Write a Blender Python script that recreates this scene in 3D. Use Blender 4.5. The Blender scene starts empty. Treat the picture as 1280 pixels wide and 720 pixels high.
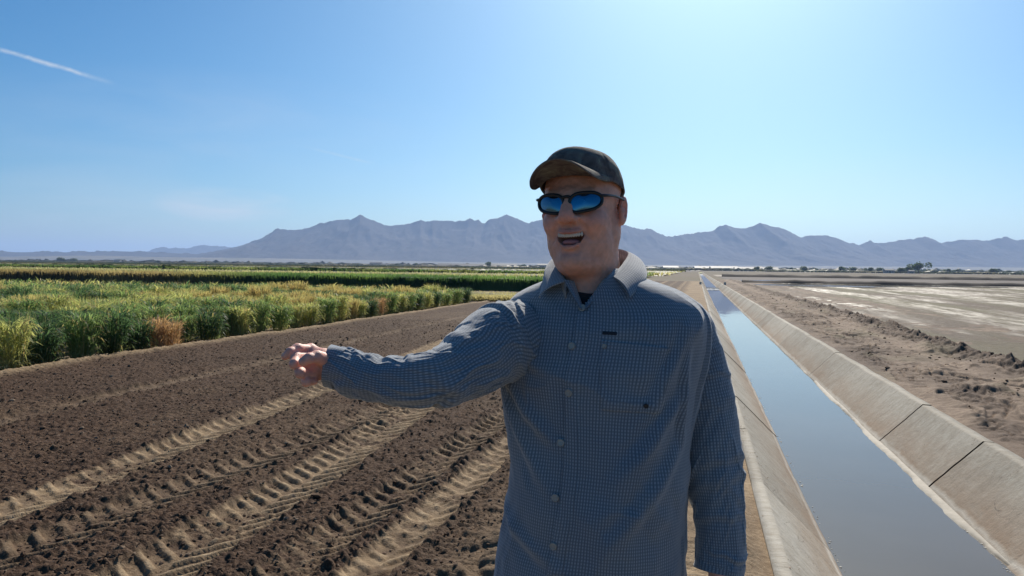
import bpy, math, random
import numpy as np
from mathutils import Vector, Matrix, Euler
random.seed(7)
S = bpy.context.scene
COL = S.collection
PI = math.pi
# ------------------------------------------------------------------ camera
CAM_H = 1.55
YAW = math.radians(13.1)          # the camera looks 13 degrees to the left of the canal, which runs along +Y
F_PX = 995.0
U = Vector((0.0115, 1.0, 26/995)).normalized()
FW = Vector((0, 0, -1)); FW = (FW - U*FW.dot(U)).normalized()
RT = FW.cross(U)
cam_data = bpy.data.cameras.new('camera')
cam_data.sensor_width = 36; cam_data.lens = F_PX/1280*36
cam_data.clip_start = 0.05; cam_data.clip_end = 60000
cam = bpy.data.objects.new('camera', cam_data); COL.objects.link(cam)
m3 = Matrix((RT, FW, U))          # columns are the camera axes expressed in (right, forward, up)
cam.matrix_world = Matrix.Translation((0, 0, CAM_H)) @ Matrix.Rotation(YAW, 4, 'Z') @ m3.to_4x4()
S.camera = cam
S.render.resolution_x = 1024; S.render.resolution_y = 576

def ray(x, y):                    # measured direction in the (right, forward, up) frame
    c = Vector((x-640, -(y-360), -F_PX))
    return m3 @ c
def PC(x, y, d):                  # point at forward distance d, in the frame that stands below the camera and faces with it
    r = ray(x, y); return Vector((r.x/r.y*d, d, CAM_H + r.z/r.y*d))
def toW(v):
    c, s = math.cos(YAW), math.sin(YAW)
    return Vector((v[0]*c - v[1]*s, v[0]*s + v[1]*c, v[2]))
def PG(x, y, z=0.0):              # ground point in world coordinates
    r = ray(x, y); t = (z-CAM_H)/r.z
    return toW((r.x*t, r.y*t, z))
# ------------------------------------------------------------------ light
SUN_EL = math.radians(35); SUN_AZ = math.radians(1.5)     # azimuth measured from +Y towards +X
world = bpy.data.worlds.new("World"); S.world = world; world.use_nodes = True
wn = world.node_tree.nodes; wl = world.node_tree.links; wn.clear()
sky = wn.new('ShaderNodeTexSky'); sky.sky_type = 'NISHITA'; sky.sun_disc = False
sky.sun_elevation = SUN_EL; sky.sun_rotation = SUN_AZ
sky.air_density = 0.8; sky.dust_density = 1.2; sky.ozone_density = 2.0; sky.altitude = 40
bg = wn.new('ShaderNodeBackground'); bg.inputs['Strength'].default_value = 0.068
wout = wn.new('ShaderNodeOutputWorld')
sun_d = bpy.data.lights.new('sun', 'SUN'); sun_d.energy = 4.5; sun_d.angle = math.radians(0.53); sun_d.color = (1.0, 0.93, 0.82)
sun = bpy.data.objects.new('sun', sun_d); COL.objects.link(sun)
sd = Vector((math.sin(SUN_AZ)*math.cos(SUN_EL), math.cos(SUN_AZ)*math.cos(SUN_EL), math.sin(SUN_EL)))
sun.rotation_euler = sd.to_track_quat('Z', 'Y').to_euler()
S.view_settings.view_transform = 'Standard'; S.view_settings.look = 'None'
S.view_settings.exposure = 0.45; S.view_settings.gamma = 1.0
S.render.engine = 'CYCLES'
S.cycles.volume_bounces = 1; S.cycles.max_bounces = 6; S.cycles.transparent_max_bounces = 6
S.cycles.diffuse_bounces = 3; S.cycles.glossy_bounces = 3
# thin cirrus and contrails, laid out in sky directions
def wmath(op, a, b=None, c=None, clamp=False):
    n = wn.new('ShaderNodeMath'); n.operation = op; n.use_clamp = clamp
    for i, v in enumerate((a, b, c)):
        if v is None: continue
        if isinstance(v, (int, float)): n.inputs[i].default_value = v
        else: wl.new(v, n.inputs[i])
    return n.outputs[0]
def wdot(vec_out, v):
    n = wn.new('ShaderNodeVectorMath'); n.operation = 'DOT_PRODUCT'
    wl.new(vec_out, n.inputs[0]); n.inputs[1].default_value = v; return n.outputs['Value']
tc = wn.new('ShaderNodeTexCoord'); dirn = tc.outputs['Generated']
def sdir(x, y): return toW(ray(x, y)).normalized()
def wnoise(scale, detail=5, rough=.6, dist=0, stretch=None):
    n = wn.new('ShaderNodeTexNoise'); n.inputs['Scale'].default_value = scale
    n.inputs['Detail'].default_value = detail; n.inputs['Roughness'].default_value = rough; n.inputs['Distortion'].default_value = dist
    if stretch:
        mp = wn.new('ShaderNodeMapping'); mp.inputs['Scale'].default_value = stretch; wl.new(dirn, mp.inputs[0]); wl.new(mp.outputs[0], n.inputs['Vector'])
    else: wl.new(dirn, n.inputs['Vector'])
    return n.outputs['Fac']
masks = []
def contrail(a, b, width, strength, fade):
    d1, d2 = sdir(*a), sdir(*b); n = d1.cross(d2).normalized(); t = n.cross(d1).normalized()
    ext = d2.dot(t)
    nz = wnoise(26, 4, .7)
    dn = wmath('ADD', wdot(dirn, n), wmath('MULTIPLY', wmath('SUBTRACT', nz, .5), width*1.6))
    line = wmath('SUBTRACT', 1, wmath('DIVIDE', wmath('ABSOLUTE', dn), width), clamp=True)
    al = wmath('DIVIDE', wdot(dirn, t), ext)
    end = wmath('MULTIPLY', wmath('SUBTRACT', 1.0, al), 1/fade, clamp=True)
    start = wmath('MULTIPLY', wmath('ADD', al, .25), 1/fade, clamp=True)
    nz2 = wnoise(60, 3, .6)
    m = wmath('MULTIPLY', wmath('MULTIPLY', line, wmath('MULTIPLY', start, end)), wmath('MULTIPLY_ADD', nz2, 1.6, -.2, clamp=True))
    masks.append(wmath('MULTIPLY', m, strength))
contrail((0, 62), (146, 105), .0030, .8, .35)
contrail((395, 187), (472, 206), .0024, .28, .3)
def patch(c, rx, ry, strength, scale):
    d = sdir(*c); a = Vector((0, 0, 1)).cross(d).normalized(); b = d.cross(a).normalized()
    X = wmath('DIVIDE', wdot(dirn, a), rx/F_PX); Y = wmath('DIVIDE', wdot(dirn, b), ry/F_PX)
    r = wmath('ADD', wmath('MULTIPLY', X, X), wmath('MULTIPLY', Y, Y))
    f = wmath('MULTIPLY', wmath('SUBTRACT', 1, r, clamp=True), wmath('GREATER_THAN', wdot(dirn, d), 0))
    nz = wnoise(scale, 6, .62, .6, (1, 1, 5))
    masks.append(wmath('MULTIPLY', wmath('MULTIPLY', f, wmath('MULTIPLY_ADD', nz, 2.6, -.75, clamp=True)), strength))
patch((285, 256), 85, 22, .65, 9)
patch((130, 268), 170, 60, .22, 5)
patch((270, 160), 330, 70, .14, 4)
patch((1120, 250), 260, 60, .10, 4)
tot = masks[0]
for mm in masks[1:]: tot = wmath('ADD', tot, mm, clamp=True)
mix = wn.new('ShaderNodeMixRGB'); wl.new(tot, mix.inputs['Fac']); 
mix.inputs['Color2'].default_value = (8.6, 8.8, 9.0, 1)
tint = wn.new('ShaderNodeMixRGB'); tint.blend_type = 'MULTIPLY'; tint.inputs['Fac'].default_value = 1; tint.inputs['Color2'].default_value = (.70, .915, 1.03, 1)
hsv = wn.new('ShaderNodeHueSaturation'); hsv.inputs['Saturation'].default_value = 1.3
wl.new(sky.outputs[0], tint.inputs['Color1']); wl.new(tint.outputs[0], hsv.inputs['Color']); wl.new(hsv.outputs[0], mix.inputs['Color1']); wl.new(mix.outputs[0], bg.inputs['Color']); wl.new(bg.outputs[0], wout.inputs['Surface'])

# ------------------------------------------------------------------ numeric helpers
def hash2(ix, iy, seed=0):
    n = (ix.astype(np.int64)*374761393 + iy.astype(np.int64)*668265263 + seed*974711) & 0xffffffff
    n = ((n ^ (n >> 13))*1274126177) & 0xffffffff
    n = (n ^ (n >> 16)) & 0xffffffff
    return n/4294967295.0
def vnoise(x, y, seed=0):
    x0 = np.floor(x); y0 = np.floor(y); fx = x-x0; fy = y-y0
    fx = fx*fx*fx*(fx*(fx*6-15)+10); fy = fy*fy*fy*(fy*(fy*6-15)+10)
    a = hash2(x0, y0, seed); b = hash2(x0+1, y0, seed); c = hash2(x0, y0+1, seed); d = hash2(x0+1, y0+1, seed)
    return (a*(1-fx)+b*fx)*(1-fy) + (c*(1-fx)+d*fx)*fy
def fbm(x, y, oct=4, seed=0, gain=.5):
    s = 0; a = 1; t = 0
    for i in range(oct):
        s = s + a*(vnoise(x*2**i+i*17.3, y*2**i-i*9.1, seed+i)-.5)*2; t += a; a *= gain
    return s/t
def clods(x, y, cell, seed=0, dens=1.0):        # rounded lumps, one per lattice cell
    gx = np.floor(x/cell); gy = np.floor(y/cell); h = np.zeros_like(x)
    for i in (-1, 0, 1):
        for j in (-1, 0, 1):
            cx = gx+i; cy = gy+j
            r = cell*(.25+.4*hash2(cx, cy, seed+3))*(hash2(cx, cy, seed+4) < dens)
            px = (cx+hash2(cx, cy, seed+1))*cell; py = (cy+hash2(cx, cy, seed+2))*cell
            d2 = (x-px)**2+(y-py)**2
            h = np.maximum(h, np.sqrt(np.maximum(r*r-d2, 0)))
    return h
def sst(a, b, x):
    t = np.clip((x-a)/(b-a), 0, 1); return t*t*(3-2*t)
def np_mesh(name, V, Fq, smooth=True, cols=None, uv=None, ngon=4):
    me = bpy.data.meshes.new(name)
    V = np.asarray(V, np.float32); Fq = np.asarray(Fq, np.int32)
    k = Fq.shape[1]
    me.vertices.add(len(V)); me.vertices.foreach_set('co', V.ravel())
    me.loops.add(Fq.size); me.loops.foreach_set('vertex_index', Fq.ravel())
    me.polygons.add(len(Fq)); me.polygons.foreach_set('loop_start', np.arange(0, Fq.size, k, dtype=np.int32))
    try: me.polygons.foreach_set('loop_total', np.full(len(Fq), k, dtype=np.int32))
    except Exception: pass
    me.update(calc_edges=True)
    me.polygons.foreach_set('use_smooth', np.full(len(Fq), smooth))
    if cols is not None:
        at = me.color_attributes.new('Col', 'FLOAT_COLOR', 'POINT')
        c = np.ones((len(V), 4), np.float32); c[:, :cols.shape[1]] = cols; at.data.foreach_set('color', c.ravel())
    if uv is not None:
        ul = me.uv_layers.new(name='UVMap'); ul.data.foreach_set('uv', np.asarray(uv, np.float32)[Fq.ravel()].ravel())
    me.validate()
    return me
def link(name, me, mat=None, parent=None, loc=(0, 0, 0)):
    if mat is not None and not me.materials:
        for x in (mat if isinstance(mat, (list, tuple)) else [mat]): me.materials.append(x)
    o = bpy.data.objects.new(name, me); COL.objects.link(o); o.location = loc
    if parent is not None: o.parent = parent
    return o
def empty(name, loc=(0, 0, 0), rz=0):
    o = bpy.data.objects.new(name, None); COL.objects.link(o); o.location = loc; o.rotation_euler = (0, 0, rz); o.empty_display_size = .1
    return o
def tag(o, label=None, cat=None, group=None, kind=None):
    if label: o['label'] = label
    if cat: o['category'] = cat
    if group: o['group'] = group
    if kind: o['kind'] = kind
    return o
def grid_faces(nr, nc, wrap=False):
    r = np.arange(nr-1)[:, None]; c = np.arange(nc if wrap else nc-1)[None, :]
    a = r*nc+c; b = r*nc+(c+1) % nc
    return np.stack([a, b, b+nc, a+nc], -1).reshape(-1, 4)

# ------------------------------------------------------------------ material helper
class Mat:
    def __init__(s, name):
        s.m = bpy.data.materials.new(name); s.m.use_nodes = True
        s.n = s.m.node_tree.nodes; s.l = s.m.node_tree.links
        s.b = s.n['Principled BSDF']; s.out = s.n['Material Output']
        s.tc = s.n.new('ShaderNodeTexCoord')
    def _set(s, sock, v):
        if isinstance(v, (int, float)): sock.default_value = v
        elif isinstance(v, (tuple, list)): sock.default_value = tuple(v) if len(v) == len(sock.default_value) else tuple(v)+(1,)
        else: s.l.new(v, sock)
    def noise(s, scale, detail=4, rough=.55, dist=0, stretch=None, coord='Object', out='Fac'):
        n = s.n.new('ShaderNodeTexNoise'); n.inputs['Scale'].default_value = scale; n.inputs['Detail'].default_value = detail
        n.inputs['Roughness'].default_value = rough; n.inputs['Distortion'].default_value = dist
        src = s.tc.outputs[coord]
        if stretch:
            mp = s.n.new('ShaderNodeMapping'); mp.inputs['Scale'].default_value = stretch; s.l.new(src, mp.inputs[0]); src = mp.outputs[0]
        s.l.new(src, n.inputs['Vector']); return n.outputs[out]
    def voronoi(s, scale, feature='F1', out='Distance', stretch=None, coord='Object'):
        n = s.n.new('ShaderNodeTexVoronoi'); n.inputs['Scale'].default_value = scale; n.feature = feature
        src = s.tc.outputs[coord]
        if stretch:
            mp = s.n.new('ShaderNodeMapping'); mp.inputs['Scale'].default_value = stretch; s.l.new(src, mp.inputs[0]); src = mp.outputs[0]
        s.l.new(src, n.inputs['Vector']); return n.outputs[out]
    def ramp(s, fac, stops):
        n = s.n.new('ShaderNodeValToRGB'); cr = n.color_ramp
        while len(cr.elements) < len(stops): cr.elements.new(.5)
        for e, (p, c) in zip(cr.elements, stops): e.position = p; e.color = tuple(c)+(1,) if len(c) == 3 else c
        s._set(n.inputs[0], fac); return n.outputs[0]
    def mix(s, fac, a, b, mode='MIX'):
        n = s.n.new('ShaderNodeMixRGB'); n.blend_type = mode
        s._set(n.inputs[0], fac); s._set(n.inputs[1], a); s._set(n.inputs[2], b); return n.outputs[0]
    def math(s, op, a, b=None, c=None, clamp=False):
        n = s.n.new('ShaderNodeMath'); n.operation = op; n.use_clamp = clamp
        for i, v in enumerate((a, b, c)):
            if v is not None: s._set(n.inputs[i], v)
        return n.outputs[0]
    def attr(s, name='Col', out='Color'):
        n = s.n.new('ShaderNodeAttribute'); n.attribute_name = name; return n.outputs[out]
    def sep(s, v):
        n = s.n.new('ShaderNodeSeparateXYZ'); s.l.new(v, n.inputs[0]); return n.outputs
    def bump(s, h, strength=.5, dist=.01):
        n = s.n.new('ShaderNodeBump'); n.inputs['Strength'].default_value = strength; n.inputs['Distance'].default_value = dist
        s._set(n.inputs['Height'], h); s.l.new(n.outputs[0], s.b.inputs['Normal']); return n.outputs[0]
    def set(s, **k):
        mp = dict(color='Base Color', rough='Roughness', metal='Metallic', spec='Specular IOR Level', ior='IOR', sss='Subsurface Weight', sheen='Sheen Weight', trans='Transmission Weight', coat='Coat Weight')
        for a, v in k.items(): s._set(s.b.inputs[mp[a]], v)
        return s
def plain(name, color, rough=.7, var=.15, scale=20, **k):
    m = Mat(name); n = m.noise(scale, 4)
    m.set(color=m.mix(n, tuple(c*(1-var) for c in color), tuple(min(1, c*(1+var)) for c in color)), rough=rough, **k)
    return m.m
# ================================================================== SETTING
LIP_L, LIP_R = .41, 2.64
# ---- big ground sheet (with the canal left open)
gm = Mat('far_ground')
n1 = gm.noise(.012, 5, .6, 0, (1, 1, 1)); n2 = gm.noise(.9, 6, .65)
gc = gm.ramp(n1, [(.3, (.16, .125, .09)), (.5, (.20, .165, .12)), (.62, (.15, .14, .085)), (.75, (.23, .19, .14))])
gm.set(color=gm.mix(.35, gc, gm.ramp(n2, [(.3, (.08, .062, .045)), (.7, (.26, .21, .155))])), rough=.95, spec=.1)
def rect_mesh(name, rects, z, mat):
    V = []; Fc = []
    for (x0, x1, y0, y1) in rects:
        b = len(V); V += [(x0, y0, z), (x1, y0, z), (x1, y1, z), (x0, y1, z)]; Fc.append((b, b+1, b+2, b+3))
    return link(name, np_mesh(name, V, Fc, False), mat)
B = 16000
CAN_END = 420
g = rect_mesh('ground', [(-B, LIP_L+.02, -60, CAN_END), (LIP_R-.02, B, -60, CAN_END), (-B, B, CAN_END, 17500), (-B, B, -400, -60)], -.09, gm.m)
tag(g, kind='structure')

# ---- ploughed ground with tyre tracks, and the dirt track the man stands on
def vrows(v0, v1, d0, k):
    r = [v0]
    while r[-1] < v1: r.append(r[-1]+max(d0, k*abs(r[-1])))
    return np.array(r)
def lugs(u, v, uc, w, period, depth, rnd):
    du = u-uc; s = np.abs(du)/w
    inside = 1-sst(.82, 1.05, s)
    ph = (v*1.0-np.where(du < 0, .75, 1.5)*np.abs(du)+.015*fbm(u*5, v*5, 2, 19)+rnd)/period
    side = np.where(du > 0, .5, 0.)
    ph = ph+side; ph = ph-np.floor(ph)
    bar = sst(.0, .12, ph)*(1-sst(.34, .46, ph))
    bar = bar*sst(.04, .14, s)
    return inside, -depth*.62*inside+bar*inside*depth*.66
uu = np.arange(-9.6, LIP_L-.005, .0115); uu = np.append(uu, LIP_L-.004)
vv = np.concatenate([np.arange(-4, 2.6, .05), vrows(2.6, 105, .0105, .0026)])
Ug, Vg = np.meshgrid(uu, vv)
fade = 1/(1+np.maximum(Vg-14, 0)/40)
base = fbm(Ug*.9, Vg*.5, 3, 5)*.022+fbm(Ug*3.1, Vg*2.2, 3, 9)*.014
plow = fbm(Ug*9, Vg*7, 3, 31)*.007
cl = clods(Ug, Vg, .055, 40, .35)*.36+clods(Ug, Vg, .030, 50, .95)*.85+clods(Ug, Vg, .10, 60, .04)*.3
fine = fbm(Ug*42, Vg*42, 2, 71)*.005
road = sst(-1.35, -.95, Ug+.12*fbm(Ug*2, Vg*2, 2, 3))
H = base+plow+cl*(1-.82*road)+fine
H += np.sin(Ug*2*PI/.76+.6)*.008*(1-road)
pale = np.clip(fbm(Ug*1.4, Vg*.6, 4, 15)*.6+.0, 0, 1)*.25
def path(v, a, b, v0): return a+b*(np.minimum(v, 22)-v0)
for (uc0, k, v0, w, per, dep, dry, amt) in [(-4.02, -.075, 3.6, .20, .165, .030, .95, 1), (-3.42, .05, 3.5, .20, .18, .038, .40, 1),
                                       (-2.62, -.06, 3.6, .23, .17, .036, .9, 1), (-1.98, .025, 3.5, .16, .165, .042, .45, 1), (-1.55, .01, 4.2, .15, .18, .024, .95, 1), (-6.4, -.03, 5, .2, .2, .012, .3, 1)]:
    uc = path(Vg, uc0, k, v0)+.02*np.sin(Vg*.7+uc0*3)
    ins, hh = lugs(Ug, Vg, uc, w, per, dep*(1+.25*fbm(Ug*1.2, Vg*1.2, 2, 88)), uc0*3.3)
    crumb = np.clip(fbm(Ug*3, Vg*3, 3, int(100+uc0*10))*1.2+.95, .25, 1)
    keep = 1-ins*.9*crumb
    H = (H-.0)*keep+(hh+.006)*crumb*1.0
    shoulder = np.exp(-((np.abs(Ug-uc)-w*1.12)/.05)**2)
    H += shoulder*.02*(.5+clods(Ug, Vg, .06, 91, .8)*25)
    H += ins*fbm(Ug*20, Vg*20, 2, 66)*.004
    pale = np.maximum(pale, ins*dry*np.clip(.25+.35*crumb+fbm(Ug*7, Vg*7, 3, 4)*.5+18*(hh+dep*.4), 0, 1))
# the pale earth lip along the crop plots
edge = np.exp(-((Ug+9.05-.08*fbm(Vg*.8, Vg*.1, 3, 2))/.11)**2)
H += edge*.05; pale = np.maximum(pale, edge*.8)
rd = sst(-1.25, -.6, Ug+.25*fbm(Ug*1.5, Vg*1.2, 3, 12))
H += rd*(fbm(Ug*5, Vg*4, 4, 55)*.02)-.012*rd
rough_band = np.exp(-((Ug+.95)/.3)**2)
H += rough_band*(clods(Ug, Vg, .16, 77, .5)*.5+clods(Ug, Vg, .08, 78, .6)*.3)
pale = np.maximum(pale, rd*(.72+.35*fbm(Ug*2.5, Vg*2.0, 4, 13)))
pale = np.maximum(pale, rough_band*.35)
toLip = sst(LIP_L-.16, LIP_L-.02, Ug)
H = H*(1-toLip*.9)+toLip*(-.012)
H *= fade; H = np.clip(H, -.075, .14)
pale = np.clip(pale, 0, 1)
V = np.stack([Ug, Vg, H], -1).reshape(-1, 3)
cols = np.stack([pale, np.clip(road, 0, 1), np.clip(cl*12, 0, 1)], -1).reshape(-1, 3)
sm = Mat('ploughed_soil')
c3 = sm.sep(sm.attr())
dark = sm.ramp(sm.noise(38, 5, .65), [(.28, (.036, .020, .012)), (.5, (.070, .041, .026)), (.66, (.115, .072, .046)), (.78, (.27, .19, .13))])
dark = sm.mix(sm.ramp(sm.noise(.5, 4), [(.4, (0, 0, 0)), (.7, (.5, .5, .5))]), dark, sm.mix(1, dark, (1.35, 1.3, 1.25), 'MULTIPLY'))
palec = sm.ramp(sm.noise(22, 5, .6), [(.3, (.25, .17, .095)), (.6, (.42, .305, .185)), (.8, (.52, .40, .265))])
pf = sm.math('MULTIPLY_ADD', sm.noise(60, 3), .5, sm.math('SUBTRACT', c3[0], .25), clamp=True)
pf = sm.math('MULTIPLY', pf, sm.math('GREATER_THAN', c3[0], .02))
sm.set(color=sm.mix(pf, dark, palec), rough=.92, spec=.15)
sm.bump(sm.math('ADD', sm.noise(160, 5, .7), sm.math('MULTIPLY', sm.voronoi(90), .6)), .7, .008)
o = link('ploughed_field', np_mesh('ploughed_field', V, grid_faces(len(vv), len(uu)), True, cols), sm.m)
tag(o, kind='structure')

# ---- loose clods lying on the tilled soil
def hsample(x, y):
    i = np.clip(np.searchsorted(vv, y), 1, len(vv)-1); j = np.clip(((x-uu[0])/.0115).astype(int), 0, len(uu)-1)
    return H[i, j]
rng = np.random.default_rng(4)
import bmesh
bm = bmesh.new(); bmesh.ops.create_icosphere(bm, subdivisions=2, radius=1)
icoV = np.array([v.co[:] for v in bm.verts]); icoF = np.array([[v.index for v in f.verts] for f in bm.faces]); bm.free()
bm = bmesh.new(); bmesh.ops.create_icosphere(bm, subdivisions=1, radius=1)
ico1V = np.array([v.co[:] for v in bm.verts]); ico1F = np.array([[v.index for v in f.verts] for f in bm.faces]); bm.free()
def scatter_clods(name, xs, ys, zs, rs, mat, flat=.65):
    n = len(xs); k = len(ico1V)
    jit = 1+.35*(rng.random((n, k, 1))-.5)*2
    sc = np.stack([rs*(.7+.6*rng.random(n)), rs*(.7+.6*rng.random(n)), rs*flat*(.7+.5*rng.random(n))], -1)[:, None, :]
    a = rng.random(n)*6.28; ca, sa = np.cos(a)[:, None], np.sin(a)[:, None]
    P = ico1V[None]*jit*sc
    Q = np.stack([P[..., 0]*ca-P[..., 1]*sa, P[..., 0]*sa+P[..., 1]*ca, P[..., 2]], -1)+np.stack([xs, ys, zs], -1)[:, None, :]
    Fc = (ico1F[None]+np.arange(n)[:, None, None]*k).reshape(-1, 3)
    return link(name, np_mesh(name, Q.reshape(-1, 3), Fc, False), mat)
N = 42000
xs = rng.uniform(-8.9, -.3, N); ys = 2.6+19*rng.random(N)**1.7
rs = .0045+.009*rng.random(N)**2+.014*(rng.random(N) < .012)
ii_ = np.clip(np.searchsorted(vv, ys), 1, len(vv)-1); jj_ = np.clip(((xs-uu[0])/.0115).astype(int), 0, len(uu)-1)
keepm = (pale[ii_, jj_] < .3) & ((xs < -1.1) | (rng.random(N) < .3))
xs, ys, rs = xs[keepm], ys[keepm], rs[keepm]
cm = Mat('clod_soil'); cm.set(color=cm.ramp(cm.noise(9, 4), [(.3, (.070, .042, .028)), (.5, (.115, .073, .048)), (.68, (.27, .20, .14))]), rough=.95, spec=.1)
cm.bump(cm.noise(220, 4), .6, .004)
tag(scatter_clods('soil_clods', xs, ys, hsample(xs, ys)+rs*.25, rs, cm.m), kind='stuff')

# ---- concrete canal lining: panels with joints
conc = Mat('canal_concrete')
cn = conc.noise(1.1, 6, .6); cn2 = conc.noise(14, 5, .6); st = conc.noise(3.2, 5, .65, .3, (1, .25, 1))
cc = conc.ramp(cn, [(.3, (.32, .275, .21)), (.5, (.42, .375, .30)), (.7, (.49, .45, .375))])
cc = conc.mix(.45, cc, conc.ramp(cn2, [(.3, (.26, .225, .175)), (.7, (.50, .47, .41))]))
pz = conc.sep(conc.tc.outputs['Object'])
low = conc.math('MULTIPLY', conc.math('SUBTRACT', -.10, pz[2]), 3.2, clamp=True)
cc = conc.mix(conc.math('MULTIPLY', low, conc.ramp(st, [(.3, (.15, .15, .15)), (.6, (.85, .85, .85))])), cc, (.30, .195, .12))
vst = conc.noise(9, 5, .7, .2, (.3, 1.6, .3)); cc = conc.mix(conc.math('MULTIPLY', conc.ramp(vst, [(.5, (0, 0, 0)), (.72, (1, 1, 1))]), .45), cc, (.20, .155, .11))
ck = conc.noise(.9, 6, .55, 1.5)
cc = conc.mix(conc.math('MULTIPLY', conc.math('LESS_THAN', conc.math('ABSOLUTE', conc.math('SUBTRACT', ck, .455)), .0016), .5), cc, (.09, .07, .055))
crust = conc.math('MULTIPLY', conc.math('SUBTRACT', 1, conc.math('MULTIPLY', conc.math('ABSOLUTE', conc.math('ADD', pz[2], conc.math('MULTIPLY_ADD', conc.noise(5, 5), .05, .395))), 34), clamp=True), .75)
cc = conc.mix(crust, cc, (.62, .58, .5))
pid = conc.attr(out='Fac')
cc = conc.mix(1, cc, conc.ramp(pid, [(0, (.78, .76, .73)), (1, (1.08, 1.07, 1.05))]), 'MULTIPLY')
conc.set(color=cc, rough=.85, spec=.25)
conc.bump(conc.math('ADD', conc.noise(45, 6, .6), conc.math('MULTIPLY', conc.noise(5, 3), 2.0)), .35, .012)
W_Z = -.45
prof = [(LIP_L, -.16), (LIP_L, .012), (LIP_L+.075, .016), (LIP_L+.09, .002), (LIP_L+.74, -.64), (LIP_R-.74, -.64), (LIP_R-.09, .002), (LIP_R-.075, .016), (LIP_R+.02, .012), (LIP_R+.02, -.16)]
# subdivide the slopes so that the edges can chip
def subprof(p):
    out = []
    for i in range(len(p)-1):
        a, b = p[i], p[i+1]; n = max(1, int(math.hypot(b[0]-a[0], b[1]-a[1])/.06))
        for k in range(n): out.append((a[0]+(b[0]-a[0])*k/n, a[1]+(b[1]-a[1])*k/n))
    out.append(p[-1]); return np.array(out)
sp = subprof(prof)
Vp = []; Fp = []; Cp = []
v = -8.0; k = 0; off = 0
while v < CAN_END-2:
    L = 2.0 if v < 120 else 6.0
    dz = (random.random()-.5)*.012; dx = (random.random()-.5)*.012; tint = random.random()
    rr = np.linspace(v+.008, v+L-.008, 9 if v < 60 else 2)
    for i, y in enumerate(rr):
        wob = fbm(sp[:, 0]*3+11, np.full(len(sp), y*1.3), 2, 8)*.010+fbm(sp[:, 0]*20, np.full(len(sp), y*9), 2, 9)*.004
        Vp.append(np.stack([sp[:, 0]+dx, np.full(len(sp), y), sp[:, 1]+dz+wob], -1)); Cp.append(np.full((len(sp), 3), tint))
    n = len(rr); Fp.append(grid_faces(n, len(sp))[:, ::-1]+off); off += n*len(sp)
    v += L; k += 1
# dark joint filler just below the panels
jp = subprof([(a, b-.035) if 0 < i < 9 else (a, b) for i, (a, b) in enumerate(prof)])
lining = link('canal_lining', np_mesh('canal_lining', np.concatenate(Vp), np.concatenate(Fp), True, np.concatenate(Cp)), conc.m)
tag(lining, kind='structure')
jm = plain('joint_dirt', (.06, .045, .035), .95)
jy = np.array([-8.0, CAN_END-2.0])
Vj = np.concatenate([np.stack([jp[:, 0], np.full(len(jp), y), jp[:, 1]], -1) for y in jy])
jl = link('canal_joints', np_mesh('canal_joints', Vj, grid_faces(2, len(jp))[:, ::-1], False), jm)
tag(jl, kind='structure')
# dirt that has crumbled on to the edge of the lining
N = 1000
xs = LIP_L+.005+.16*rng.random(N)**1.8; ys = 3+50*rng.random(N)**1.3; ok = (fbm(ys*1.1, xs*3, 3, 33) > .0) | (rng.random(N) < .15); xs, ys = xs[ok], ys[ok]
zs = np.where(xs < LIP_L+.085, .018, .012-(xs-LIP_L-.085))
tag(scatter_clods('lip_dirt', xs, ys, zs, .002+.007*rng.random(len(xs))**2, plain('lip_dust', (.34, .26, .18), .95, .35, 6), .3), kind='stuff')
# ---- water
wm = Mat('canal_water')
wm.set(color=wm.ramp(wm.noise(.5, 3), [(.3, (.125, .10, .07)), (.7, (.155, .125, .09))]), rough=.025, ior=1.333, spec=.5)
wb = wm.math('ADD', wm.noise(1.3, 3, .5, 0, (1, .35, 1)), wm.math('MULTIPLY', wm.noise(9, 2, .5), .06))
wm.bump(wb, .06, .05)
water = rect_mesh('canal_water', [(LIP_L+.3, LIP_R-.3, -8, CAN_END-2)], W_Z, wm.m); tag(water, kind='structure')
# pale mud ledge left along the right waterline
yl = np.arange(-4, 26, .05); wl0 = LIP_R-.09-(-W_Z)+.004
wdl = (.035+.05*np.clip(fbm(yl*.9, yl*0, 4, 51)*1.6+.2, -.8, 1)+.012*fbm(yl*9, yl*0, 2, 52))*(1-sst(10, 26, yl))
Vl = np.stack([np.stack([wl0+.01+0*yl, yl, W_Z+.018+0*yl], -1), np.stack([wl0-wdl*.7, yl, W_Z+.011+.004*fbm(yl*6, yl*0, 2, 53)], -1), np.stack([wl0-wdl, yl, W_Z-.01+0*yl], -1)], 1).reshape(-1, 3)
tag(link('waterline_ledge', np_mesh('waterline_ledge', Vl, grid_faces(len(yl), 3), True), plain('pale_mud', (.30, .26, .20), .75, .45, 14)), kind='structure')
# foam and scum flecks along the waterline
fm = plain('scum', (.55, .52, .45), .8); 
N = 1500
ys = 2.5+45*rng.random(N)**1.6; right = rng.random(N) < .8
wl_x = np.where(right, LIP_R-.09-(-W_Z)-.012, LIP_L+.09+(-W_Z)+.012)
xs = wl_x-np.where(right, 1, -1)*(.012+.02*rng.random(N)**2+.02*fbm(ys*2, ys*0, 3, 3)*right)
dens = fbm(ys*3, ys*0, 3, 21) > -.05
xs, ys = xs[dens], ys[dens]
tag(scatter_clods('waterline_scum', xs, ys, np.full(len(xs), W_Z+.002), .004+.006*rng.random(len(xs))**2, fm, .3), kind='stuff')

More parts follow.
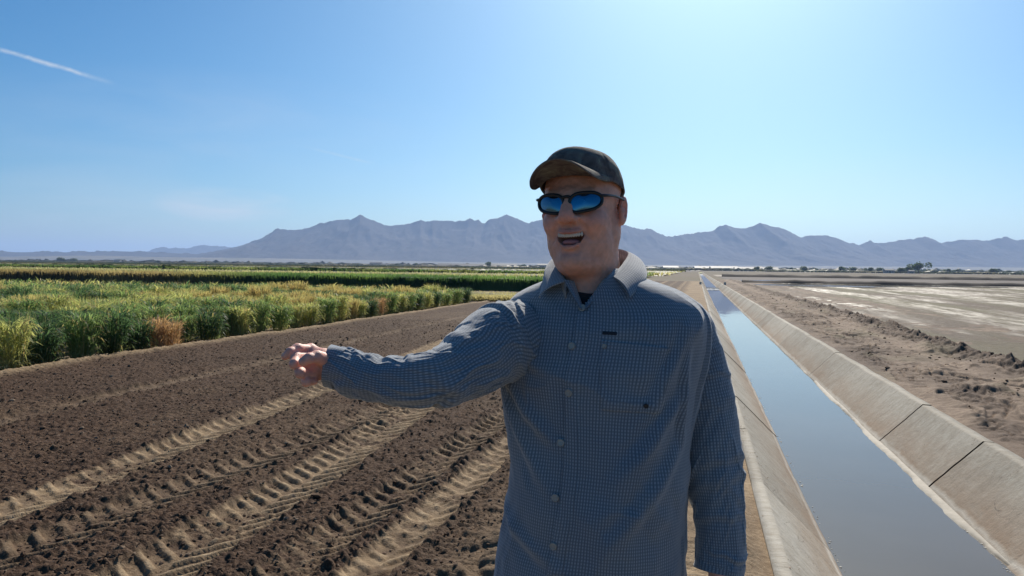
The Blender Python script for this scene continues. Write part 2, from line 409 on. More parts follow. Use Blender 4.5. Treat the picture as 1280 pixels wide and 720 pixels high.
# ---- right bank: dried mud heaps between the lining and the field
uu2 = np.concatenate([np.arange(LIP_R-.004+.02, 6.2, .014), np.arange(6.2, 9, .05)]); vv2 = np.concatenate([np.arange(-4, 4.5, .08), vrows(4.5, 130, .013, .0028)])
Ub, Vb = np.meshgrid(uu2, vv2)
wx = Ub+.35*fbm(Ub*1.3, Vb*.8, 3, 7); wy = Vb+.5*fbm(Ub*1.1, Vb*.9, 3, 17)
lump = np.clip(fbm(wx*1.2, wy*.62, 4, 61)+.05, -.2, 1)
slab = sst(.05, .16, fbm(wx*1.9, wy*.8, 3, 62))
crk = 1-np.abs(fbm(wx*3.2, wy*2.0, 4, 93))*2.2
Hb = lump*.11+slab*.05+fbm(Ub*6, Vb*6, 4, 63)*.022-.035*np.clip(crk-.72, 0, 1)/.28
rub = .62*sst(.0, .4, fbm(Ub*1.1+5, Vb*.45, 3, 64)+.25*np.cos((Ub-3.0)*3))
Hb += rub*(clods(wx+.1*fbm(Ub*6, Vb*6, 3, 94), wy+.1*fbm(Ub*6+9, Vb*6, 3, 95), .30, 65, .6)*.36+clods(Ub+.05*fbm(Ub*14, Vb*14, 2, 96), Vb, .11, 66, .85)*.55+np.abs(fbm(Ub*8, Vb*6, 4, 97))*.07)+(1-rub)*fbm(Ub*2.5, Vb*1.2, 3, 92)*.03
ridge = np.exp(-((Ub-5.0-.12*fbm(Vb*.5, Vb*0, 3, 67))/.17)**2)
Hb += ridge*(.055+clods(Ub+.07*fbm(Ub*9, Vb*9, 2, 98), Vb+.07*fbm(Ub*9, Vb*9, 2, 99), .22, 68, .8)*.55+clods(Ub, Vb, .09, 69, .8)*.6+np.abs(fbm(Ub*9, Vb*9, 3, 91))*.06)
tr = np.exp(-((Ub-4.2-.1*fbm(Vb*.4, Vb*0, 2, 70))/.22)**2)
Hb = Hb*(1-.6*tr)-.02*tr
near = sst(LIP_R+.02, LIP_R+.4, Ub+.12*fbm(Ub*2, Vb*1.2, 3, 72)); Hb = Hb*near+(1-near)*(-.01+fbm(Ub*8, Vb*3, 3, 73)*.012)
outer = sst(5.2, 5.6, Ub); Hb = Hb*(1-outer)+outer*(-.06+fbm(Ub*3, Vb*2, 3, 74)*.01)
Hb = np.clip(Hb/(1+np.maximum(Vb-30, 0)/90), -.08, .4)
pb = np.clip(.46+.9*slab*.5-rub*.95-ridge*1.4+tr*.5+fbm(Ub*2.2, Vb*1.5, 4, 75)*.45, 0, 1)
grn = np.clip(fbm(Ub*1.5, Vb*.7, 3, 76)*1.4-.35, 0, 1)*(1-ridge)
colb = np.stack([pb, grn, outer], -1).reshape(-1, 3)
bk = Mat('bank_mud'); c3 = bk.sep(bk.attr())
d = bk.ramp(bk.noise(30, 5, .65), [(.3, (.070, .045, .032)), (.55, (.125, .083, .058)), (.8, (.20, .145, .105))])
p = bk.ramp(bk.noise(12, 6, .62), [(.3, (.15, .098, .066)), (.55, (.25, .178, .122)), (.8, (.37, .285, .20))])
col = bk.mix(bk.math('MULTIPLY_ADD', bk.noise(25, 4), .5, bk.math('SUBTRACT', c3[0], .25), clamp=True), d, p)
col = bk.mix(bk.math('MULTIPLY', c3[1], .35), col, (.17, .17, .075))
bk.set(color=col, rough=.9, spec=.2); bk.bump(bk.noise(110, 6, .7), .6, .01)
o = link('canal_bank', np_mesh('canal_bank', np.stack([Ub, Vb, Hb], -1).reshape(-1, 3), grid_faces(len(vv2), len(uu2)), True, colb), bk.m); tag(o, kind='structure')
N = 1000
ys = 5+60*rng.random(N)**1.5; xs = np.where(rng.random(N) < .6, 5.0+.2*rng.standard_normal(N), rng.uniform(2.9, 4.8, N))
j = np.clip(np.searchsorted(uu2, xs), 0, len(uu2)-1); i = np.clip(np.searchsorted(vv2, ys), 0, len(vv2)-1)
tag(scatter_clods('bank_clods', xs, ys, Hb[i, j]+.008, .010+.03*rng.random(N)**3, cm.m), kind='stuff')

# ---- the flat wet field on the right
wf = Mat('wet_field'); co = wf.sep(wf.tc.outputs['Object'])
s1 = wf.noise(.34, 5, .62, .4, (1, .10, 1)); s2 = wf.noise(2.6, 6, .68, .2, (1, .16, 1)); s3 = wf.noise(7, 5, .7)
basec = wf.ramp(s3, [(.3, (.085, .060, .042)), (.55, (.145, .108, .076)), (.8, (.24, .19, .145))])
streak = wf.math('MULTIPLY', wf.ramp(s1, [(.46, (0, 0, 0)), (.58, (1, 1, 1))]), wf.ramp(s2, [(.36, (0, 0, 0)), (.56, (1, 1, 1))]))
g1 = wf.ramp(wf.noise(.22, 4, .6, .3, (1, .15, 1)), [(.42, (0, 0, 0)), (.58, (1, 1, 1))])
colr = wf.mix(wf.math('MULTIPLY', g1, .45), basec, (.17, .165, .075))
colr = wf.mix(wf.math('MULTIPLY', streak, .75), colr, (.42, .355, .27))
wf.set(color=colr, rough=wf.ramp(streak, [(0, (.9, .9, .9)), (1, (.6, .6, .6))]), spec=.25)
wf.bump(wf.math('ADD', wf.noise(14, 6, .7), wf.noise(3, 4)), .8, .05)
uu3 = np.concatenate([np.arange(5.3, 30, .12), np.arange(30, 150, 1.2)]); vv3 = np.concatenate([np.arange(-4, 8, .3), vrows(8, 104, .06, .006)])
Uf, Vf = np.meshgrid(uu3, vv3)
Hf = -.055+fbm(Uf*1.2, Vf*.6, 4, 81)*.022+clods(Uf, Vf, .4, 82, .3)*.08
o = link('wet_field', np_mesh('wet_field', np.stack([Uf, Vf, Hf], -1).reshape(-1, 3), grid_faces(len(vv3), len(uu3)), True), wf.m); tag(o, kind='structure')

# ---- low earth borders and field strips farther out on the right (sheets and raised banks)
def bank(name, x0, x1, y0, y1, h, mat, seed, step=.5, kind='structure'):
    xs = np.arange(x0, x1, max(step, (x1-x0)/400)); ys = np.linspace(y0, y1, 7)
    X, Y = np.meshgrid(xs, ys); t = (Y-y0)/(y1-y0)
    Z = -.085+np.sin(t*PI)*h*(1+.35*fbm(X*.5, Y*.5, 3, seed))
    o = link(name, np_mesh(name, np.stack([X, Y, Z], -1).reshape(-1, 3), grid_faces(7, len(xs)), True), mat); tag(o, kind=kind); return o
dk = plain('dark_earth', (.055, .04, .032), .95, .3, 2); lt = plain('pale_earth', (.36, .30, .23), .95, .2, .3); md = plain('brown_field', (.095, .070, .055), .95, .25, .4)
rect_mesh('brown_field', [(4.5, 900, 104, 190)], -.07, md)['kind'] = 'structure'
bank('earth_border', 5.5, 260, 103.4, 105.4, .40, dk, 5)
bank('earth_border', 5.5, 420, 187.5, 191, .62, dk, 6)
rect_mesh('pale_field', [(4.5, 1500, 196, 250)], -.065, lt)['kind'] = 'structure'
pw = Mat('puddle_water'); pw.set(color=(.3, .28, .24), rough=.05, spec=.6)
def puddle(cx, cy, rx, ry, seed):
    a = np.linspace(0, 2*PI, 60, endpoint=False); r = 1+.25*fbm(np.cos(a)*2+seed, np.sin(a)*2, 3, seed)
    V = [(cx, cy, -.018)]+[(cx+rx*math.cos(t)*k, cy+ry*math.sin(t)*k, -.018) for t, k in zip(a, r)]
    Fc = [(0, 1+i, 1+(i+1) % 60) for i in range(60)]
    tag(link('puddle', np_mesh('puddle', V, Fc, False), pw.m), kind='structure')
puddle(13, 92, 7, 8, 3); puddle(24, 97, 10, 3.5, 4); puddle(12, 122, 6, 12, 9)

# ---- mountains
PROF = [(-700,313),(-400,309),(-200,311),(0,312.8),(31,314.4),(59,313),(78,314.4),(103,312.8),(119,313.8),(144,312.5),(184,313.8),(215,315),(250,316.5),(270,312.5),(285,309.5),(300,306),(325,299),(336,291),(347,284.5),(360,285.6),(381,285),(394,279.7),(410,277.5),(425,274),(437.5,273.5),(444,269.5),(450,267),(461,272),(470,276),(480,279.7),(503,280),(515.6,278.7),(526.5,274),(532,276.4),(537,276),(541,273.8),(550,275.6),(566,275),(581,273.7),(587.5,271),(594,273),(598,272.6),(601.5,275.5),(606,278.2),(612,273.4),(622,270.5),(633,266.5),(641,270),(650,273.4),(662,277.5),(675,274),(690,270),(705,275),(720,270),(740,276),(760,279),(779,280.6),(795,284),(816,286),(830,293.5),(841,295),(849,292),(868,291),(882,287.6),(891,287.4),(898,283),(906.5,279.5),(917,283),(927.6,284),(938,281.8),(949.4,276.4),(964,281),(980,284.6),(990,290),(1000,295),(1013,292.3),(1036.5,293.5),(1048,296.8),(1060,302),(1074,305.7),(1080,303),(1087.5,299),(1093,302),(1098,304.6),(1114,301),(1131,299),(1140,298.4),(1156,294),(1175,301.7),(1201,297.6),(1232,299.5),(1257,295),(1269,298.4),(1280,298),(1340,292),(1420,297),(1520,290),(1650,300),(1900,295)]
def range_mesh(name, prof, Yr, front, back, X0, X1, nx, ny, mat, seed, rough=.5, crest=16):
    px = []; pe = []
    for (x, y) in prof:
        r = ray(x, y); px.append(r.x/r.y*Yr); pe.append(r.z/r.y*Yr+CAM_H)
    xs = np.linspace(X0, X1, nx); ts = np.concatenate([np.linspace(0, 1, ny), 1+np.linspace(.05, 1, ny//3)])
    X, T = np.meshgrid(xs, ts)
    Y = np.where(T <= 1, Yr-front*(1-T), Yr+(T-1)*back)
    Xs = X*Yr/Y                            # spurs run down towards the plain
    warp = X+fbm(X/700, Y/700, 3, seed)*260*(1-np.clip(T, 0, 1))
    hr = np.interp(X+fbm(X/900, Y/900, 3, seed+9)*420*(1-np.clip(T, 0, 1)), px, pe)
    hr0 = np.interp(X, px, pe)
    t = np.clip(T, 0, 1)
    rid = 1-np.abs(fbm(warp/330, Y/900, 5, seed+1, .55))*2
    rid2 = 1-np.abs(fbm(warp/120, Y/260, 4, seed+2, .55))*2
    fall = np.where(T <= 1, t**1.7, np.clip(1-(T-1), 0, 1)**1.3)
    e = np.sin(t*PI)**.8*(T < 1)
    h = np.where(T <= 1, (hr*t**.0)*fall, hr0*fall)
    h = h*(1-e*.17*(1-rid))*(1-e*.08*(1-rid2))
    h = np.where(T > .999, np.where(T < 1.001, hr0+(fbm(X/60, X*0, 5, seed+5, .65)-.1)*crest, h), h)
    V = np.stack([X, Y, h-6], -1).reshape(-1, 3)
    c, s = math.cos(YAW), math.sin(YAW)
    W = np.stack([V[:, 0]*c-V[:, 1]*s, V[:, 0]*s+V[:, 1]*c, V[:, 2]], -1)
    o = link(name, np_mesh(name, W, grid_faces(len(ts), nx), True), mat); tag(o, kind='structure'); return o
mt = Mat('desert_rock')
mc = mt.ramp(mt.noise(.004, 7, .65), [(.3, (.035, .03, .03)), (.55, (.06, .05, .047)), (.75, (.10, .085, .075))])
mt.set(color=mc, rough=.95, spec=.1); mt.bump(mt.noise(.02, 8, .7), .6, 10)
range_mesh('mountain_range', PROF, 6000, 1500, 900, -7800, 7800, 2200, 90, mt.m, 5)
FARP = [(100,322),(150,316),(184,313.8),(195,310),(203,307.5),(211,309),(219,308.3),(232,309.8),(243,307),(256,305.4),(268,307.2),(281,307),(294,309),(320,312),(360,322),(420,330)]
range_mesh('far_hills', FARP, 9500, 1200, 500, -5600, -1800, 500, 40, mt.m, 25)
# low dusty alluvial slope in front of the range
PLAIN = [(-700,318),(-200,319),(0,319.5),(110,318),(200,320),(300,321),(420,323),(560,326),(700,328),(880,330.5),(1000,331),(1280,333),(1900,336)]
slope = Mat('alluvial_slope'); slope.set(color=slope.ramp(slope.noise(.01, 6, .6, 0, (1, 1, 1)), [(.35, (.06, .06, .035)), (.5, (.11, .095, .07)), (.7, (.17, .14, .11))]), rough=.95)
range_mesh('foothill_slope', PLAIN, 4300, 1500, 200, -6200, 6200, 500, 20, slope.m, 45, crest=.5)

# ---- haze
hz = bpy.data.materials.new('haze'); hz.use_nodes = True; hn = hz.node_tree.nodes; hn.clear()
pv = hn.new('ShaderNodeVolumePrincipled'); ho = hn.new('ShaderNodeOutputMaterial'); hz.node_tree.links.new(pv.outputs[0], ho.inputs['Volume'])
pv.inputs['Color'].default_value = (.42, .60, .95, 1); pv.inputs['Density'].default_value = 0.95e-4; pv.inputs['Anisotropy'].default_value = .25
def boxmesh(name, x0, x1, y0, y1, z0, z1):
    V = [(x, y, z) for z in (z0, z1) for y in (y0, y1) for x in (x0, x1)]
    return np_mesh(name, V, [(0, 2, 3, 1), (4, 5, 7, 6), (0, 1, 5, 4), (2, 6, 7, 3), (0, 4, 6, 2), (1, 3, 7, 5)], False)
haze = link('haze', boxmesh('haze', -17000, 17000, -450, 17600, -8, 436), hz); tag(haze, kind='stuff')
# ================================================================== CROPS
def blades(n, rx, ry, hgt, rng, segs=3, width=.012, lean=.25, droop=.5, cols=((.04, .08, .03), (.08, .13, .04), (.2, .16, .08)), stem_frac=.35, heads=0):
    """leaf blades and stems of one clump: returns vertices, quads, colours"""
    a = rng.random(n)*2*PI; r = np.sqrt(rng.random(n))
    bx, by = rx*r*np.cos(a), ry*r*np.sin(a)
    stem = rng.random(n) < stem_frac
    z0 = np.where(stem, 0, rng.random(n)**.65*hgt*.80)
    L = np.where(stem, hgt*(.8+.25*rng.random(n)), hgt*(.22+.20*rng.random(n)))
    out = a+rng.normal(0, .7, n); la = np.where(stem, lean*.5*r+.06*rng.random(n), .35+.75*rng.random(n))
    flare = 1+.30*z0/hgt
    dr = np.where(stem, .12, droop*(1.0+.9*rng.random(n)))
    P = []; D = []
    pos = np.stack([bx*flare, by*flare, z0], -1); ang = la.copy()
    for k in range(segs+1):
        P.append(pos.copy()); d = np.stack([np.sin(ang)*np.cos(out), np.sin(ang)*np.sin(out), np.cos(ang)], -1)
        pos = pos+d*(L/segs)[:, None]; ang = ang+dr*1.5/segs
    tw = rng.random(n)*2*PI
    side = np.stack([np.cos(tw), np.sin(tw), np.zeros(n)], -1)
    V = []; wprof = [.6, 1.0, .8, .12] if segs == 3 else [.8, 1.0, .12]
    w = np.where(stem, width*.55, width)*(.7+.6*rng.random(n))
    for k in range(segs+1):
        ww = (w*wprof[k])[:, None]
        if heads: ww = np.where(stem[:, None] & (k >= segs-1), width*.75, ww)
        V.append(P[k]-side*ww/2); V.append(P[k]+side*ww/2)
    V = np.stack(V, 1)                     # n, 2(segs+1), 3
    m = 2*(segs+1)
    base = np.arange(n)[:, None]*m
    Fq = np.concatenate([np.stack([base[:, 0]+2*k, base[:, 0]+2*k+1, base[:, 0]+2*k+3, base[:, 0]+2*k+2], -1) for k in range(segs)])
    c0, c1, c2 = map(np.array, cols)
    t = rng.random((n, 1)); col = c0*(1-t)+c1*t
    dry = (rng.random((n, 1)) < .09); col = np.where(dry, c2, col)
    zz = V[:, :, 2:3]/hgt
    low = np.clip(.38-zz, 0, .38)/.38*.8
    C = col[:, None, :]*(1-low)+c2*low
    if heads: hd = np.clip((zz-.93)/.12, 0, 1)*stem[:, None, None]; C = C*(1-hd)+np.array((.28, .25, .11))*hd
    return V.reshape(-1, 3), Fq, C.reshape(-1, 3)
cropm = Mat('crop_leaf')
ca = cropm.mix(1, cropm.attr(), (1.08, 1.15, 1.12), 'MULTIPLY'); cropm.set(color=ca, rough=.55, spec=.3)
trn = cropm.n.new('ShaderNodeBsdfTranslucent'); cropm.l.new(cropm.mix(1, ca, (1.8, 1.7, 1.3), 'MULTIPLY'), trn.inputs['Color'])
msh = cropm.n.new('ShaderNodeMixShader'); msh.inputs[0].default_value = .56
cropm.l.new(cropm.b.outputs[0], msh.inputs[1]); cropm.l.new(trn.outputs[0], msh.inputs[2]); cropm.l.new(msh.outputs[0], cropm.out.inputs['Surface'])
PAL = {
 'dark':   ((.035, .070, .035), (.075, .125, .060), (.18, .15, .07)),
 'green':  ((.085, .135, .055), (.19, .25, .10), (.30, .24, .12)),
 'yellow': ((.19, .21, .08), (.38, .37, .16), (.36, .26, .14)),
 'tan':    ((.24, .19, .09), (.34, .27, .13), (.30, .20, .11)),
 'red':    ((.26, .15, .095), (.36, .24, .14), (.32, .18, .12)),
}
WORD = {'dark': 'dark blue-green', 'green': 'mid green', 'yellow': 'yellow-green', 'tan': 'straw-coloured', 'red': 'dried reddish-orange'}
rng = np.random.default_rng(11)
VAR = {}
for kname, pal in PAL.items():
    VAR[kname] = []
    for q in range(3 if kname != 'red' else 1):
        if kname == 'red': Vb_, Fb_, Cb_ = blades(420, .12, .12, .58, rng, width=.013, lean=.04, droop=.75, cols=pal, stem_frac=.25)
        else: Vb_, Fb_, Cb_ = blades(560, .17, .16, .70+.06*q, rng, width=.023 if kname != 'tan' else .014, cols=pal, droop=.95 if kname != 'tan' else .45, stem_frac=.16 if kname != 'tan' else .4, heads=1 if kname == 'tan' else 0)
        VAR[kname].append(np_mesh('crop_clump', Vb_, Fb_, False, Cb_))
for l_ in VAR.values():
    for me in l_: me.materials.append(cropm.m)
ca_, sa_ = math.cos(YAW), math.sin(YAW)
def v_at(px, u):
    k = (px-640)/F_PX; return -u*(ca_+k*sa_)/(sa_-k*ca_)
ORD = ['first', 'second', 'third', 'fourth', 'fifth', 'sixth', 'seventh', 'eighth', 'ninth', 'tenth', 'eleventh', 'twelfth', 'thirteenth', 'fourteenth', 'fifteenth', 'sixteenth', 'seventeenth', 'eighteenth', 'nineteenth', 'twentieth', 'twenty-first', 'twenty-second', 'twenty-third', 'twenty-fourth', 'twenty-fifth', 'twenty-sixth', 'twenty-seventh', 'twenty-eighth', 'twenty-ninth', 'thirtieth']
EDGE = [(12, 'yellow', 1.0, 0), (52, 'dark', 1.0, .0), (102, 'green', 1.0, .0), (140, 'dark', 1.08, 0), (170, 'dark', 1.0, .0), (197, 'red', 1.15, .12), (215, 'red', 1.05, .22), (228, 'green', 1.0, -.6), (262, 'dark', 1.0, .1),
        (287, 'green', .9, -.5), (300, 'yellow', .95, 0), (322, 'green', 1, 0), (350, 'green', 1.0, .2), (366, 'yellow', .95, -.2), (386, 'yellow', 1, 0), (408, 'green', 1.0, .1), (424, 'yellow', 1, 0), (438, 'tan', .95, 0),
        (448, 'yellow', 1, 0), (463, 'dark', 1.0, .15), (474, 'red', 1.1, .1), (486, 'green', 1, 0), (499, 'yellow', 1, 0), (508, 'green', .95, 0), (520, 'dark', 1.0, .1), (532, 'yellow', 1, 0), (543, 'dark', .95, 0), (556, 'green', 1, 0), (568, 'green', 1, 0), (581, 'dark', 1.0, 0)]
def put_clump(u, v, kind, s, rot, label, group):
    me = random.choice(VAR[kind]); o = bpy.data.objects.new('crop_clump', me); COL.objects.link(o)
    o.location = (u, v, -.03); o.rotation_euler = (0, 0, rot); o.scale = (s*random.uniform(.92, 1.1), s*random.uniform(.92, 1.1), s*random.uniform(.92, 1.06))
    tag(o, label, 'crop plant', group); return o
nput = 0
for i, (px, kind, s, du) in enumerate(EDGE):
    u = -9.40+du*.5; put_clump(u, v_at(px, u), kind, s, random.random()*6.28, '%s crop clump, %s from the left along the edge of the tilled soil' % (WORD[kind], ORD[i]), 'crop clumps along the front edge'); nput += 1
# the plots behind the edge
fieldk = lambda u, v: float(fbm(np.array([u*.16]), np.array([v*.42]), 3, 301)[0])+random.gauss(0, .10)
cand = []
v = 3.2; row = 0
while v < 32.5:
    u = -10.15
    while u > -58:
        uu_, vv_ = u+random.uniform(-.12, .12), v+random.uniform(-.10, .10)
        X = uu_*ca_+vv_*sa_; Z = -uu_*sa_+vv_*ca_
        if Z > .5 and X/Z > -.80:
            f = fieldk(uu_, vv_)
            kind = 'dark' if f < -.20 else 'green' if f < .03 else 'yellow' if f < .27 else 'tan'
            cand.append((math.hypot(X, Z), uu_, vv_, kind, X/Z > -.68, row, round((-10.15-u)/.66)+1))
        u -= .66
    v += .92; row += 1
cand.sort()
inview = [c for c in cand if c[4]]; near = inview[:300-nput]; lim = near[-1][0]
GL = {'dark': 'dark blue-green crop clump standing among the plots behind the edge clumps', 'green': 'mid green crop clump standing among the plots behind the edge clumps',
      'yellow': 'yellow-green crop clump standing among the plots behind the edge clumps', 'tan': 'straw-coloured crop clump standing among the plots behind the edge clumps'}
def ordn(n): return ORD[n-1] if n <= 30 else '%d%s' % (n, {1: 'st', 2: 'nd', 3: 'rd'}.get(n % 10, 'th'))
row0 = min(c[5] for c in near)
for (d, u, v, kind, _, rw, cl_) in near:
    put_clump(u, v, kind, random.uniform(.84, 1.18), random.random()*6.28, '%s crop clump, %s back from the soil edge, %s row from the camera' % (WORD[kind], ordn(cl_), ordn(rw-row0+1)), WORD[kind]+' clumps inside the crop plots')
rest = [c for c in cand if not (c[4] and c[0] <= lim)]
Vs, Fs, Cs, off = [], [], [], 0
for (d, u, v, kind, _, rw, cl_) in rest:
    n = 90 if d < 30 else 55
    a, b, c = blades(n, .34, .31, random.uniform(.7, .84), rng, segs=2, width=.034 if d < 30 else .05, cols=PAL[kind], droop=.5)
    Vs.append(a+np.array((u, v, -.04))); Fs.append(b+off); Cs.append(c); off += len(a)
tag(link('crop_plots', np_mesh('crop_plots', np.concatenate(Vs), np.concatenate(Fs), False, np.concatenate(Cs)), cropm.m), kind='stuff')

# ---- broad strips of crop beyond the plots
def strip(name, u0, u1, v0, v1, h, colf, seed, dens=1.0, bw=.10, step=.35, rag=.12):
    xs = np.arange(u0, u1, step); ys = np.arange(v0, v1, step)
    if len(xs) > 900: xs = np.linspace(u0, u1, 900)
    if len(ys) > 60: ys = np.linspace(v0, v1, 60)
    X, Y = np.meshgrid(xs, ys)
    e = sst(0, step*1.5, X-u0)*sst(0, step*1.5, u1-X)*sst(0, step*.9, Y-v0)*sst(0, step*1.5, v1-Y)
    Z = (h*.86*(1+rag*fbm(X*1.3, Y*1.3, 3, seed)+rag*fbm(X*.2, Y*.2, 2, seed+1)))*e-.1
    C = colf(X, Y)
    Vb_ = np.stack([X, Y, Z], -1).reshape(-1, 3); Fb_ = grid_faces(len(ys), len(xs)); Cb_ = C.reshape(-1, 3)*.8
    # leaf blades over the surface and on the front face
    n = int(16000*dens); r = np.random.default_rng(seed)
    bx = r.uniform(u0, u1, n); fy = r.random(n); by = np.where(fy < .55, v0+r.random(n)*min(1.6, (v1-v0)*.3), v0+(v1-v0)*r.random(n))
    zt = h*(.80+.25*r.random(n)); zb = np.where(by < v0+1.6, zt*r.random(n)*.8, zt-.3); t = r.random(n)*PI
    sx, sy = np.cos(t)*bw/2, np.sin(t)*bw/2; lx, ly = r.normal(0, .08, n), r.normal(0, .08, n)-.06
    Q = np.stack([np.stack([bx-sx, by-sy, zb], -1), np.stack([bx+sx, by+sy, zb], -1), np.stack([bx+lx, by+ly, zt], -1)], 1).reshape(-1, 3)
    Q = np.stack([bx-sx, by-sy, zb, bx+sx, by+sy, zb, bx+lx+sx*.2, by+ly, zt, bx+lx-sx*.2, by+ly, zt], -1).reshape(-1, 3)
    Cc = colf(bx, by)*(.75+.6*r.random((n, 1))); Cq = np.repeat(Cc, 4, 0)
    Fq = np.arange(n*4).reshape(-1, 4)+len(Vb_)
    o = link(name, np_mesh(name, np.concatenate([Vb_, Q]), np.concatenate([Fb_, Fq]), False, np.concatenate([Cb_, Cq])), cropm.m); tag(o, kind='stuff'); return o
def C2(a, b, seed, fx=.1, fy=.1, bias=.5):
    a, b = np.array(a), np.array(b)
    def f(X, Y):
        t = np.clip(fbm(X*fx, Y*fy, 4, seed)*1.6+bias, 0, 1)[..., None]; return a*(1-t)+b*t
    return f
def hedge(X, Y):
    g = C2((.045, .085, .03), (.08, .13, .04), 5, .3, .3)(X, Y); b = C2((.13, .10, .055), (.24, .19, .10), 6, .3, .3)(X, Y)
    t = sst(-42, -30, X)[..., None] if hasattr(X, 'shape') else 0
    return b*(1-t)+g*t
strip('crop_strip', -110, -6, 53, 60, .95, hedge, 31, 1.6, .07)
strip('crop_strip', -16, -4.5, 34, 41, .30, C2((.27, .23, .13), (.20, .18, .10), 7, .8, .8), 32, .5, .05, .3, .4)
strip('crop_strip', -70, -17, 34.5, 38, .42, C2((.30, .23, .12), (.14, .16, .06), 7, .5, .5, .4), 37, .9, .06, .3, .4)
strip('crop_strip', -150, -8, 63, 92, .66, C2((.14, .18, .07), (.24, .24, .12), 8, .10, .2, .35), 33, 1.2, .14, .5)
strip('crop_strip', -260, -10, 98, 128, .66, C2((.27, .24, .14), (.18, .20, .09), 9, .05, .2, .35), 34, 1, .2, .6)
strip('crop_strip', -300, -8, 134, 168, 1.0, C2((.05, .09, .03), (.14, .16, .06), 10, .12, .2, .4), 35, 1.2, .35, .8, .45)
strip('crop_strip', -560, -6, 180, 400, .75, C2((.33, .29, .17), (.26, .24, .13), 12, .02, .02, .4), 36, 1, .5, 2.5, .2)
strip('crop_strip', -900, -6, 440, 470, 1.3, C2((.10, .09, .05), (.06, .07, .035), 13, .02, .1), 38, 1, .8, 2.0)
rect_mesh('tilled_field', [(-1800, -4, 475, 800)], -.06, md)['kind'] = 'structure'

strip('scrub_belt', 60, 1100, 860, 900, 1.7, C2((.09, .10, .06), (.17, .15, .10), 14, .03, .03, .3), 39, 1, 2.0, 5, 1.3)
strip('scrub_belt', -1300, 200, 1040, 1085, 2.6, C2((.08, .09, .055), (.17, .14, .10), 15, .02, .03, .3), 40, 1, 3.0, 6, 1.1)
strip('scrub_belt', -1500, 1300, 1500, 1560, 5, C2((.07, .08, .05), (.15, .13, .09), 16, .015, .03, .4), 41, 1, 4.0, 8, 1.1)
# ---- trees and buildings at the far side of the plain
def tree_meshes(seed, W, Hh, flat=1.0):
    r = np.random.default_rng(seed); Vc, Cc = [], []
    lobes = [(r.normal(0, W*.20), r.normal(0, W*.20), Hh*(.45+.28*r.random()), W*(.20+.13*r.random())) for _ in range(7)]+[(0, 0, Hh*.62, W*.30)]
    for (x, y, z, R_) in lobes:
        n = 170; d = r.normal(0, 1, (n, 3)); d /= np.linalg.norm(d, axis=1)[:, None]
        c = d*R_*(.55+.5*r.random((n, 1)))*np.array((1, 1, .8*flat))+np.array((x, y, z))
        s = W*.045*(.6+.9*r.random((n, 1)))
        e1 = r.normal(0, 1, (n, 3)); e2 = r.normal(0, 1, (n, 3))
        e1 /= np.linalg.norm(e1, axis=1)[:, None]; e2 /= np.linalg.norm(e2, axis=1)[:, None]
        Vc.append(np.stack([c-e1*s, c-e2*s*.8, c+e1*s, c+e2*s*.8], 1).reshape(-1, 3))
        Cc.append(np.repeat(np.array((.045, .065, .032))*(.6+.9*r.random((n, 1))), 4, 0))
    Vc = np.concatenate(Vc); crown = np_mesh('crown', Vc, np.arange(len(Vc)).reshape(-1, 4), False, np.concatenate(Cc))
    ring = []; F2 = []
    def limb(p0, p1, r0, r1):
        b = len(ring); p0 = Vector(p0); p1 = Vector(p1); q = (p1-p0).to_track_quat('Z', 'Y')
        for (p, rad) in ((p0, r0), ((p0+p1)/2+Vector((.1, .05, 0)), (r0+r1)/2), (p1, r1)):
            for k in range(7): ring.append(tuple(p+q @ Vector((rad*math.cos(k*2*PI/7), rad*math.sin(k*2*PI/7), 0))))
        for j in range(2):
            for k in range(7): F2.append((b+j*7+k, b+j*7+(k+1) % 7, b+(j+1)*7+(k+1) % 7, b+(j+1)*7+k))
    limb((0, 0, -.3), (.2, 0, Hh*.38), W*.035, W*.024)
    for (x, y, z, R_) in lobes[:5]: limb((.2, 0, Hh*.34), (x*.9, y*.9, z), W*.018, W*.006)
    return crown, np_mesh('trunk', ring, F2)
leafm = cropm.m; barkm = plain('bark', (.10, .075, .055), .95)
TV = [tree_meshes(s, W, Hh) for s, W, Hh in ((1, 9, 8), (2, 11, 7), (3, 13, 12), (4, 6, 6.5))]
for c, t in TV: c.materials.append(leafm); t.materials.append(barkm)
def tree(px, dist, var, s, label, grp='trees along the far side of the plain'):
    r = ray(px, 330); p = toW((r.x/r.y*dist, dist, 0))
    root = empty('tree', (p.x, p.y, -.1), random.random()*6); root.scale = (s, s, s)
    tag(root, label, 'tree', grp)
    for nm, me in zip(('crown', 'trunk'), TV[var]):
        o = bpy.data.objects.new(nm, me); COL.objects.link(o); o.parent = root
